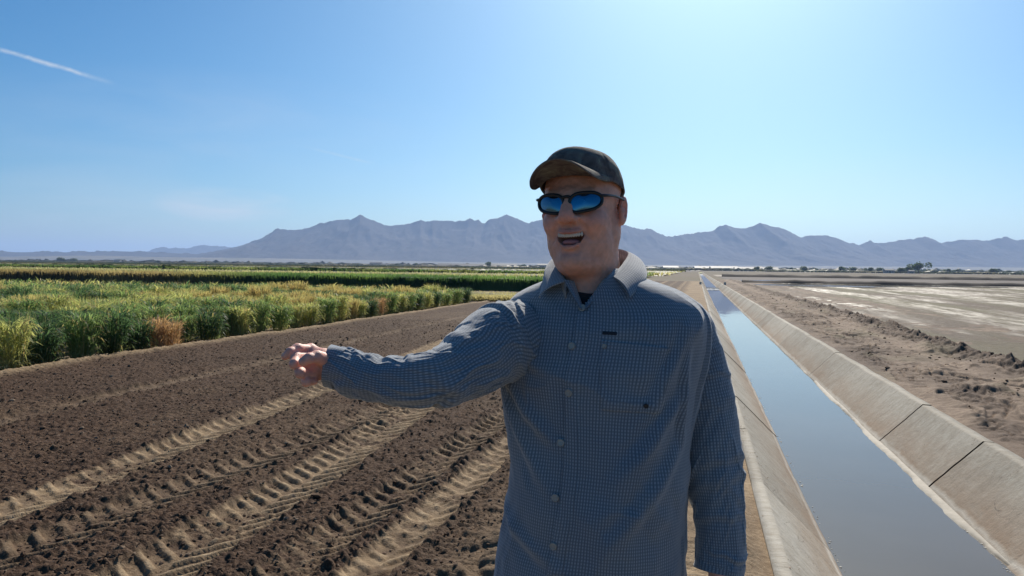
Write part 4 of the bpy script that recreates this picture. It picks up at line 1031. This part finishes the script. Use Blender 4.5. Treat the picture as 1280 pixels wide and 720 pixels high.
# ---- shirt
shirt = Mat('checked_shirt')
uvn = shirt.n.new('ShaderNodeUVMap'); uvn.uv_map = 'UVMap'; su = shirt.sep(uvn.outputs[0])
PIT = .0055
def stripes(c, pit, sharp):
    s = shirt.math('SINE', shirt.math('MULTIPLY', c, 2*PI/pit))
    return shirt.math('MULTIPLY_ADD', s, sharp, .5, clamp=True)
wob_ = shirt.math('MULTIPLY', shirt.math('SUBTRACT', shirt.noise(7, 2), .5), .012)
ga = stripes(shirt.math('ADD', su[0], wob_), PIT, .9); gb = stripes(shirt.math('ADD', su[1], wob_), PIT*1.15, .9)
dotm = shirt.math('MULTIPLY', ga, gb)
basec_ = shirt.mix(shirt.math('MULTIPLY', ga, .55), (.135, .158, .190), (.23, .262, .30))
shc = shirt.mix(shirt.math('MULTIPLY', dotm, .42), basec_, (.48, .53, .58))
shc = shirt.mix(1, shc, shirt.ramp(shirt.noise(5, 4), [(.3, (.86, .88, .92)), (.7, (1.1, 1.08, 1.04))]), 'MULTIPLY')
shirt.set(color=shc, rough=.86, spec=.2, sheen=.5)
shirt.bump(shirt.math('ADD', shirt.noise(1300, 2), shirt.math('MULTIPLY', shirt.noise(55, 4, .6), 1.6)), .28, .002)
ROWS = [(336, 706, 780, .074, 1.655), (344, 697, 793, .080, 1.655), (352, 684, 815, .084, 1.655), (360, 664, 840, .090, 1.655), (370, 646, 855, .097, 1.65), (380, 636, 868, .104, 1.65), (392, 632, 875, .112, 1.645), (408, 630, 877, .122, 1.64), (430, 629, 875, .130, 1.64),
        (455, 628, 871, .136, 1.635), (485, 631, 866, .139, 1.635), (515, 636, 861, .142, 1.63), (550, 641, 858, .148, 1.628), (590, 642, 856, .154, 1.625), (620, 640, 853, .157, 1.625), (650, 635, 850, .157, 1.628), (690, 628, 848, .154, 1.632), (730, 622, 848, .152, 1.64), (780, 617, 850, .152, 1.64), (830, 614, 853, .152, 1.64), (860, 613, 855, .150, 1.64)]
TY = math.radians(-24); tc_, ts_ = math.cos(TY), math.sin(TY)
R0 = np.array(ROWS, float); nrow, ncol = 330, 460
tq = np.linspace(0, 1, nrow)**1.0
sy = R0[:, 0]; ypix = np.interp(tq, np.linspace(0, 1, 60), np.interp(np.linspace(0, 1, 60), np.linspace(0, 1, len(sy)), np.linspace(336, 860, len(sy))))
def smooth1(x, k=9):
    kk = np.hanning(k+2)[1:-1]; kk /= kk.sum(); return np.convolve(np.pad(x, k//2, mode='edge'), kk, 'valid')
xl = smooth1(np.interp(ypix, sy, R0[:, 1]), 11); xr = smooth1(np.interp(ypix, sy, R0[:, 2]), 11); bb = smooth1(np.interp(ypix, sy, R0[:, 3]), 11); yc_ = smooth1(np.interp(ypix, sy, R0[:, 4]), 11)
cx_ = np.empty(nrow); zz_ = np.empty(nrow); ww_ = np.empty(nrow)
for i in range(nrow):
    L_ = PC(xl[i], ypix[i], yc_[i]); R_ = PC(xr[i], ypix[i], yc_[i]); cx_[i] = (L_[0]+R_[0])/2; ww_[i] = (R_[0]-L_[0])/2; zz_[i] = (L_[2]+R_[2])/2
aa = np.sqrt(np.maximum(ww_**2-(bb*ts_)**2, 1e-4))/tc_
th = np.linspace(0, 2*PI, ncol, endpoint=False)      # theta = 3/2 pi is the front centre
TH = th[None, :]; EXP = 2/2.35
ex = np.sign(np.cos(TH))*np.abs(np.cos(TH))**EXP; ey = np.sign(np.sin(TH))*np.abs(np.sin(TH))**EXP
lx_ = aa[:, None]*ex; ly_ = bb[:, None]*ey
TX = cx_[:, None]+lx_*tc_-ly_*ts_; TYy = yc_[:, None]+lx_*ts_+ly_*tc_
TZ = np.repeat(zz_[:, None], ncol, 1)
# shoulder slope: the yoke drops from the neck to the arms on both sides, front and back alike
tau = (TH-1.5*PI)
fold = lambda a, p=1.6: (1-np.abs(a))**p
TH2 = np.repeat(TH, nrow, 0); QQ = zz_[:, None]+0*TH2
arc = (TH2-1.5*PI)*.185
warp_ = fbm(arc*4, QQ*4, 3, 401)*.5
D = .0085*fold(fbm(arc*5+warp_+QQ*2.2, QQ*3.4-arc*2.0, 4, 402)*1.5, 2.0)-.004
D += .0045*fbm(arc*9+QQ*5, QQ*6, 3, 403)
def crease(x0, z0, x1, z1, wd, amp):              # a pulled fold running between two points of the cloth
    global D
    dx, dz = x1-x0, z1-z0; L = math.hypot(dx, dz)
    t = ((arc-x0)*dx+(QQ-z0)*dz)/L/L; dist = ((arc-x0)*dz-(QQ-z0)*dx)/L
    D = D+amp*np.exp(-(dist/wd)**2)*sst(-.15, .25, t)*(1-sst(.6, 1.1, t))-amp*.55*np.exp(-((dist-wd*1.5)/wd)**2)*sst(-.1, .3, t)*(1-sst(.6, 1.05, t))
zc = lambda y: float(PC(740, y, 1.55)[2])
crease(-.20, zc(455), -.02, zc(560), .013, .009); crease(-.21, zc(480), -.03, zc(620), .015, .008); crease(-.19, zc(420), -.04, zc(470), .012, .006)
crease(-.02, zc(395), -.16, zc(350), .012, .006); crease(.22, zc(480), .06, zc(600), .016, .008); crease(.24, zc(540), .05, zc(680), .018, .009)
crease(.19, zc(400), .12, zc(520), .014, .006); crease(-.22, zc(640), .0, zc(700), .014, .007); crease(.20, zc(440), .24, zc(560), .012, .008)
fadeT = np.clip((np.arange(nrow)/nrow-.02)/.1, 0, 1)[:, None]
D = D*fadeT
nx_ = (np.cos(TH)*tc_-np.sin(TH)*ts_); ny_ = (np.cos(TH)*ts_+np.sin(TH)*tc_)
TX = TX+nx_*D; TYy = TYy+ny_*D
Tor = np.stack([TX, TYy, TZ], -1)
def gridnormals(G, wrap=True):
    du = np.roll(G, -1, 1)-np.roll(G, 1, 1); dv = np.gradient(G, axis=0); n = np.cross(du, dv); n /= np.linalg.norm(n, axis=-1)[..., None]+1e-12
    return n
NT = gridnormals(Tor)
if (NT[nrow//2, np.argmin(np.abs(th-1.5*PI))][1]) > 0: NT = -NT
sarc = np.cumsum(np.concatenate([[0], np.linalg.norm(np.diff(Tor[nrow//2], axis=0), axis=1)]))
Ri = m3.transposed()
MI = np.array(Ri)
def project(P):
    q = (np.asarray(P)-np.array((0, 0, CAM_H))) @ MI.T
    return 640+F_PX*q[..., 0]/-q[..., 2], 360-F_PX*q[..., 1]/-q[..., 2]
PXx, PXy = project(Tor); FRONT = NT[..., 1] < -.15
def locate(px, py):
    d = (PXx-px)**2+(PXy-py)**2+np.where(FRONT, 0, 1e9); return np.unravel_index(np.argmin(d), d.shape)
UVt = np.stack([np.repeat(sarc[None], nrow, 0), TZ], -1)
# cut the open neck
Ft = grid_faces(nrow, ncol, True)
fx = PXx.ravel()[Ft].mean(1); fy = PXy.ravel()[Ft].mean(1); fr = FRONT.ravel()[Ft].all(1)
def vcut(x, y):
    tip = (728, 384); lft = (706, 346); rgt = (762, 344)
    a = x > lft[0]+(y-lft[1])*(tip[0]-lft[0])/(tip[1]-lft[1]); b = x < rgt[0]+(y-rgt[1])*(tip[0]-rgt[0])/(tip[1]-rgt[1]); return a & b & (y < tip[1])
Ft = Ft[~(vcut(fx, fy) & fr)]
shirt_o = link('shirt', np_mesh('shirt', Tor.reshape(-1, 3)-OFF, Ft, True, None, UVt.reshape(-1, 2)), shirt.m, person)
sol = shirt_o.modifiers.new('thickness', 'SOLIDIFY'); sol.thickness = .0015; sol.offset = -1
def patch_on(name, quad, lift, mat, parent, seam=.0015, nu=24, nv=30, round_=0):
    """cloth piece sewn on to the shirt: quad of photo-measured corners TL, TR, BR, BL"""
    rc = [locate(*q) for q in quad]
    U_, V_ = np.meshgrid(np.linspace(0, 1, nu), np.linspace(0, 1, nv))
    f = lambda k: (rc[0][k]*(1-U_)+rc[1][k]*U_)*(1-V_)+(rc[3][k]*(1-U_)+rc[2][k]*U_)*V_
    r, c = f(0), f(1); r0 = np.floor(r).astype(int); c0 = np.floor(c).astype(int); fr_, fc_ = (r-r0)[..., None], (c-c0)[..., None]
    def samp(G): return (G[r0, c0]*(1-fc_)+G[r0, (c0+1) % ncol]*fc_)*(1-fr_)+(G[r0+1, c0]*(1-fc_)+G[r0+1, (c0+1) % ncol]*fc_)*fr_
    P = samp(Tor)+samp(NT)*lift; n_ = samp(NT)
    e = np.minimum(np.minimum(U_, 1-U_)*nu, np.minimum(V_, 1-V_)*nv); P = P-n_*(np.exp(-(e/.6)**2)*(lift-.0003))[..., None]+n_*(np.exp(-((e-2.2)/.8)**2)*-seam*.6)[..., None]
    return link(name, np_mesh(name, P.reshape(-1, 3)-OFF, grid_faces(nv, nu), True, None, samp(UVt).reshape(-1, 2)), mat, parent)
pk = patch_on('pocket', [(751, 424), (836, 433), (825, 517), (752, 512)], .0055, shirt.m, shirt_o, nu=60, nv=60)
patch_on('placket', [(728, 388), (741, 388), (716, 715), (697, 715)][:4] if False else [(722, 390), (737, 388), (706, 719), (683, 719)], .0052, shirt.m, shirt_o, nu=14, nv=200)
lbm = plain('label_cloth', (.012, .014, .022), .7, .1)
patch_on('label', [(751.5, 414), (772.5, 414.5), (772.5, 419), (751.5, 418.5)], .0030, lbm, pk, nu=10, nv=6)
btm = plain('button_horn', (.34, .32, .28), .35, .25, 200); bdm = plain('button_dark', (.02, .02, .022), .4)
def button(px, py, rad, mat, parent, lift=.0068):
    r, c = locate(px, py); p = Tor[r, c]+NT[r, c]*lift; q = Vector(NT[r, c]).to_track_quat('Z', 'Y')
    prof_ = [(0, -.001), (rad, -.001), (rad, .0012), (rad*.8, .0018), (rad*.6, .0010), (0, .0010)]
    V = []; n = 20
    for (rr3, z) in prof_:
        for k in range(n): V.append(tuple(Vector(p)+q @ Vector((max(rr3, .0001)*math.cos(k*2*PI/n), max(rr3, .0001)*math.sin(k*2*PI/n), z))-Vector(OFF)))
    F_ = grid_faces(len(prof_), n, True); return link('button', np_mesh('button', V, F_, False), mat, parent)
for (bx_, by_) in ((729, 386), (716.5, 432.5), (711.5, 490.5), (702, 553.5), (695.5, 622), (693, 681)): button(bx_, by_, .0072, btm, shirt_o)
button(757, 434, .0045, btm, pk); button(808, 507, .0045, bdm, pk)

# ---- sleeves
def sleeve(name, pts, n=300, k=200, seed=500, elbow=None, amp=1.0, flip=1):
    """pts: (px, py, depth, half thickness in px)"""
    A = np.array(pts, float); t = np.linspace(0, 1, len(A)); tt_ = np.linspace(0, 1, n)
    from math import comb
    def sm(x): return smooth1(np.interp(tt_, t, x), 31)
    Pm = np.array([PC(a[0], a[1], a[2]) for a in A]); P = np.stack([sm(Pm[:, i]) for i in range(3)], -1)
    rad = sm(A[:, 3]*A[:, 2]/F_PX)
    # keep true ends
    d = np.gradient(P, axis=0); L = np.concatenate([[0], np.cumsum(np.linalg.norm(np.diff(P, axis=0), axis=1))])
    T = d/np.linalg.norm(d, axis=1)[:, None]
    ref = np.array((0, 1.0, 0)); a = np.cross(T, ref); a /= np.linalg.norm(a, axis=1)[:, None]; b = np.cross(T, a)
    ph_ = np.linspace(0, 2*PI, k, endpoint=False)[None]
    s_ = L[:, None]; ar = ph_*.05
    # noise on a cylinder so that there is no seam
    cx2, cy2 = np.cos(ph_), np.sin(ph_)
    w1 = fbm(s_*7+cx2*.8, cy2*1.0+s_*2, 3, seed)*1.1
    el_ = np.exp(-((s_-L[-1]*elbow)/(.085))**2); cuffz = np.exp(-((L[-1]-s_)/.07)**2); arm = np.exp(-(s_/.07)**2)
    ridg = fold(np.clip(fbm(s_*12+w1*2.2+cx2*1.2, cy2*1.1+cx2*.5+w1, 3, seed+1)*1.7, -1, 1), 2.2)
    big = fold(np.clip(fbm(s_*6+w1*1.6+cy2*.9, cx2*1.2+w1*.8, 2, seed+2)*1.8, -1, 1), 1.8)
    dsp = amp*1.1*((ridg-.35)*(.0035+.006*el_+.004*cuffz+.003*arm)+(big-.35)*(.006+.011*el_+.003*arm))+amp*.0012*fbm(s_*60, ph_*0+cx2*4, 2, seed+4)
    dsp = dsp*.45
    rs_ = np.random.default_rng(seed); Lt = L[-1]
    for _k in range(17):
        f = .04+.94*(_k+.5*rs_.random())/17; p0 = rs_.random()*2*PI; sk = rs_.uniform(-.045, .045); wd = rs_.uniform(.005, .011)*(1+.6*math.exp(-((f-elbow)/.2)**2)); am = amp*rs_.uniform(.0022, .0052)*(1+.35*math.exp(-((f-elbow)/.16)**2))
        sc_ = Lt*f+sk*np.sin(ph_-p0)+.012*fbm(cx2*1.5+_k, cy2*1.5, 2, seed+_k)
        md = np.clip(.45+.75*np.cos(ph_-p0-1.2), 0, 1)
        dsp = dsp+md*am*(np.exp(-((s_-sc_)/wd)**2)-.75*np.exp(-((s_-sc_-1.5*wd)/wd)**2))
    dsp = .0085*np.tanh(dsp/.0085)
    R_ = rad[:, None]*(1+0*ph_)+dsp
    G = P[:, None]+a[:, None]*(np.cos(ph_)[..., None]*R_[..., None])+b[:, None]*(np.sin(ph_)[..., None]*R_[..., None]*1.05)
    # close the far end inwards
    UVs = np.stack([np.repeat(ph_/(2*PI)*PIT*round(2*PI*float(rad.mean())/PIT), n, 0), np.repeat(s_, k, 1)], -1)
    Gf = np.concatenate([G, P[None, -1:].repeat(1, 0)+(G[-1:]-P[-1])*.9-T[-1]*.001, P[-1]+(G[-1:]-P[-1])*.80-T[-1]*.03], 0)
    UV2 = np.concatenate([UVs, UVs[-1:], UVs[-1:]], 0)
    Fs_ = grid_faces(n+2, k, True)
    # a closed uv seam: repeat the pattern an integer number of times round the arm
    me = np_mesh(name, Gf.reshape(-1, 3)-OFF, Fs_, True, None, UV2.reshape(-1, 2))
    o = link(name, me, shirt.m, shirt_o); return o, P, T, a, b, rad, G
sl1 = sleeve('sleeve', [(668, 412, 1.65, 38), (648, 422, 1.635, 49), (630, 428, 1.62, 51), (613, 436, 1.59, 49.5), (598, 448.5, 1.555, 43.5), (578, 459.5, 1.52, 40), (562, 468, 1.495, 35.5), (548, 473, 1.48, 34), (530, 475.5, 1.47, 32), (510, 477, 1.47, 30.5), (490, 476.5, 1.475, 29), (472, 475, 1.48, 28.5), (455, 470.5, 1.487, 29), (440, 466, 1.49, 28.5), (428, 461.5, 1.495, 26), (418, 458, 1.50, 24.5), (408, 456.5, 1.50, 23.5)], seed=520, elbow=.50)
sl2 = sleeve('sleeve', [(838, 392, 1.66, 20), (848, 398, 1.655, 31), (859, 410, 1.65, 34), (865, 428, 1.645, 33), (875, 455, 1.64, 33.5), (881, 490, 1.635, 35.5), (886, 525, 1.63, 36.5), (890, 560, 1.62, 37), (893, 595, 1.61, 36), (897, 625, 1.60, 33), (900, 655, 1.59, 31.5), (901, 680, 1.585, 31), (900, 700, 1.58, 31), (898, 716, 1.575, 29)], seed=560, elbow=.62, amp=.6)
def cuff(data, i0, i1, grow, mat):
    o, P, T, a, b, rad, G = data
    k = 60; idx_ = np.linspace(i0, i1, 8).astype(int); ph_ = np.linspace(0, 2*PI, k, endpoint=False)[None]
    V = []
    r_end = rad[idx_]+grow; r_end = r_end*0+r_end.mean()
    for j, i in enumerate(idx_): V.append(P[i]+(a[i]*np.cos(ph_[0])[:, None]+b[i]*np.sin(ph_[0])[:, None])*(r_end[j]+.0012*np.sin(ph_[0]*5+j*.3))[:, None])
    V.append(P[i1]+(V[-1]-P[i1])*.90); V.append(P[i1]-T[i1]*.03+(V[-2]-P[i1])*.86)
    V = np.array(V); n = len(V); L = np.linspace(0, .05, n)
    UV_ = np.stack([np.repeat(ph_*.04, n, 0), np.repeat(L[:, None], k, 1)], -1)
    return link('cuff', np_mesh('cuff', V.reshape(-1, 3)-OFF, grid_faces(n, k, True), True, None, UV_.reshape(-1, 2)), mat, o if False else shirt_o)
cuff(sl1, 262, 299, .003, shirt.m); cuff(sl2, 278, 299, .002, shirt.m)

# ---- collar
def catm(p, t):
    p = [np.array(q) for q in p]; n = len(p)-1; out = []
    for x in t:
        s = min(int(x*n), n-1); f = x*n-s; p0 = p[max(s-1, 0)]; p1 = p[s]; p2 = p[s+1]; p3 = p[min(s+2, n)]
        out.append(.5*((2*p1)+(-p0+p2)*f+(2*p0-5*p1+4*p2-p3)*f*f+(-p0+3*p1-3*p2+p3)*f**3))
    return np.array(out)
def collar_side(side):
    if side > 0:
        Fo_ = [PC(735, 313, 1.738), PC(764, 311, 1.73), PC(785, 316, 1.69), PC(779, 330, 1.625), PC(765, 346, 1.572)]
        Ou_ = [PC(737, 338, 1.765), PC(775, 334, 1.757), PC(801, 336, 1.70), PC(804, 350, 1.600), PC(785, 373, 1.520)]
    else:
        Fo_ = [PC(735, 313, 1.738), PC(712, 313, 1.73), PC(698, 321, 1.69), PC(698, 336, 1.63), PC(707, 352, 1.578)]
        Ou_ = [PC(737, 338, 1.765), PC(703, 336, 1.757), PC(688, 341, 1.70), PC(682, 354, 1.63), PC(676, 372, 1.575)]
    t = np.linspace(0, 1, 60); A = catm(Fo_, t); B_ = catm(Ou_, t)
    cen = np.array(PC(737, 340, 1.65)); V = []
    for j, w_ in enumerate(np.linspace(0, 1, 16)):
        P = A*(1-w_)+B_*w_; o_ = P-cen; o_[:, 2] = 0; o_ /= np.linalg.norm(o_, axis=1)[:, None]
        P = P+o_*(.010*math.sin(w_*PI)**.8+.004*w_)+np.array((0, 0, 1))*(.004*math.sin(w_*PI)); V.append(P)
    # stand: from the fold down inside to the neckline
    St = [A-np.array((0, 0, .002)), A*.985+cen*.015-np.array((0, 0, .014)), A*.99+cen*.01-np.array((0, 0, .034))]
    V = np.array(St[::-1]+V); L = np.linalg.norm(np.diff(A, axis=0), axis=1).cumsum(); L = np.concatenate([[0], L])
    vv_c = np.linspace(0, .10, len(V)); UV_ = np.stack([np.repeat(L[None], len(V), 0)*side, np.repeat(vv_c[:, None], 60, 1)], -1)
    F_ = grid_faces(len(V), 60)
    if side < 0: F_ = F_[:, ::-1]
    return V.reshape(-1, 3), F_, UV_.reshape(-1, 2)
for s_ in (1, -1):
    V, F_, uv_ = collar_side(s_); o = link('collar', np_mesh('collar', V-OFF, F_, True, None, uv_), shirt.m, shirt_o)
    m_ = o.modifiers.new('thickness', 'SOLIDIFY'); m_.thickness = .003; m_.offset = 0
# front facings of the open neck, and the dark undershirt
def facing(side):
    top = (707, 350) if side < 0 else (764, 346); inner_ = (712, 350) if side < 0 else (752, 352)
    t = np.linspace(0, 1, 24); V = []
    for f in t:
        xo_, yo_ = top[0]+(728-top[0])*f, top[1]+(386-top[1])*f
        d0 = 1.575-.035*f; p0 = np.array(PC(xo_-side*-3, yo_, d0+.002)); p1 = np.array(PC(xo_-side*(9*(1-f)+1), yo_+2, d0+.022)); V.append([p0, (p0+p1)/2+np.array((0, -.003, 0)), p1])
    V = np.array(V); UV_ = np.stack([np.repeat(np.linspace(0, .02, 3)[None], 24, 0), np.repeat(np.linspace(0, .07, 24)[:, None], 3, 1)], -1)
    F_ = grid_faces(24, 3)
    o = link('facing', np_mesh('facing', V.reshape(-1, 3)-OFF, F_, True, None, UV_.reshape(-1, 2)), shirt.m, shirt_o)
    m_ = o.modifiers.new('thickness', 'SOLIDIFY'); m_.thickness = .002
for s_ in (-1, 1): facing(s_)
um = plain('undershirt_cloth', (.022, .022, .024), .95, .3, 90)
def under(P):
    H_ = c2h(P); n = cap_(H_, (-.003, .026, -.14), (-.006, .030, -.26), .0735, .078); b = smin(n, ell(H_, (0, .035, -.270), (.163, .078, .073)), .03)
    zt = PC(728, 369, 1.58)[2]; top = P[:, 2]-(zt+(P[:, 1]-1.58)*.42); return np.maximum(b-.003, top)
cN = np.array(PC(735, 380, 1.65))
uv1, uq1 = surface_nets(under, cN-np.array((.19, .12, .10)), cN+np.array((.19, .14, .09)), .004)
link('undershirt', np_mesh('undershirt', uv1-OFF, uq1, True), um, person)

# ---- trousers, belt line and boots (below the frame in this view)
def pants(P):
    d = ell(P, (MX, 1.655, .88), (.172, .128, .12))
    d = smax(d, P[:, 2]-.955, .01)
    for s in (-1, 1):
        hip = (MX+s*HIPX, MY, .86); kn = (MX+s*.115, MY-.03, .49); an = (MX+s*.125, MY+.01, .08)
        d = smin(d, cap_(P, hip, kn, .094, .072), .03); d = smin(d, cap_(P, kn, an, .072, .066), .02)
    d = smax(d, .06-P[:, 2], .004)
    return d+.003*fbm(P[:, 2]*14+P[:, 0]*6, P[:, 0]*9+P[:, 1]*7, 3, 77)
pv_, pq_ = surface_nets(pants, (MX-.26, 1.45, .04), (MX+.26, 1.85, .98), .009)
jeans = plain('jeans_cloth', (.030, .036, .055), .9, .3, 60)
link('trousers', np_mesh('trousers', pv_-OFF, pq_, True), jeans, person)
bootm = plain('boot_leather', (.10, .065, .04), .6, .25, 30); solem = plain('boot_sole', (.03, .028, .026), .9)
for s in (-1, 1):
    x = MX+s*.125
    def boot(P, x=x, s=s):
        d = cap_(P, (x, MY+.015, .06), (x, MY+.015, .15), .047, .05); d = smin(d, ell(P, (x+s*.012, MY-.05, .052), (.048, .095, .045)), .03)
        d = smin(d, ell(P, (x+s*.022, MY-.125, .045), (.046, .055, .035)), .02); return smax(d, .018-P[:, 2], .004)
    v_, q_ = surface_nets(boot, (x-.08, MY-.2, .0), (x+.08, MY+.1, .22), .006); bo = link('boot', np_mesh('boot', v_-OFF, q_, True), bootm, person)
    def sole(P, x=x, s=s): return np.maximum(smin(ell(P, (x+s*.018, MY-.095, .01), (.052, .095, .1)), ell(P, (x, MY+.01, .01), (.046, .058, .1)), .03), np.abs(P[:, 2]-.008)-.013)
    v_, q_ = surface_nets(sole, (x-.08, MY-.22, -.02), (x+.1, MY+.1, .04), .005); link('sole', np_mesh('sole', v_-OFF, q_, True), solem, bo)
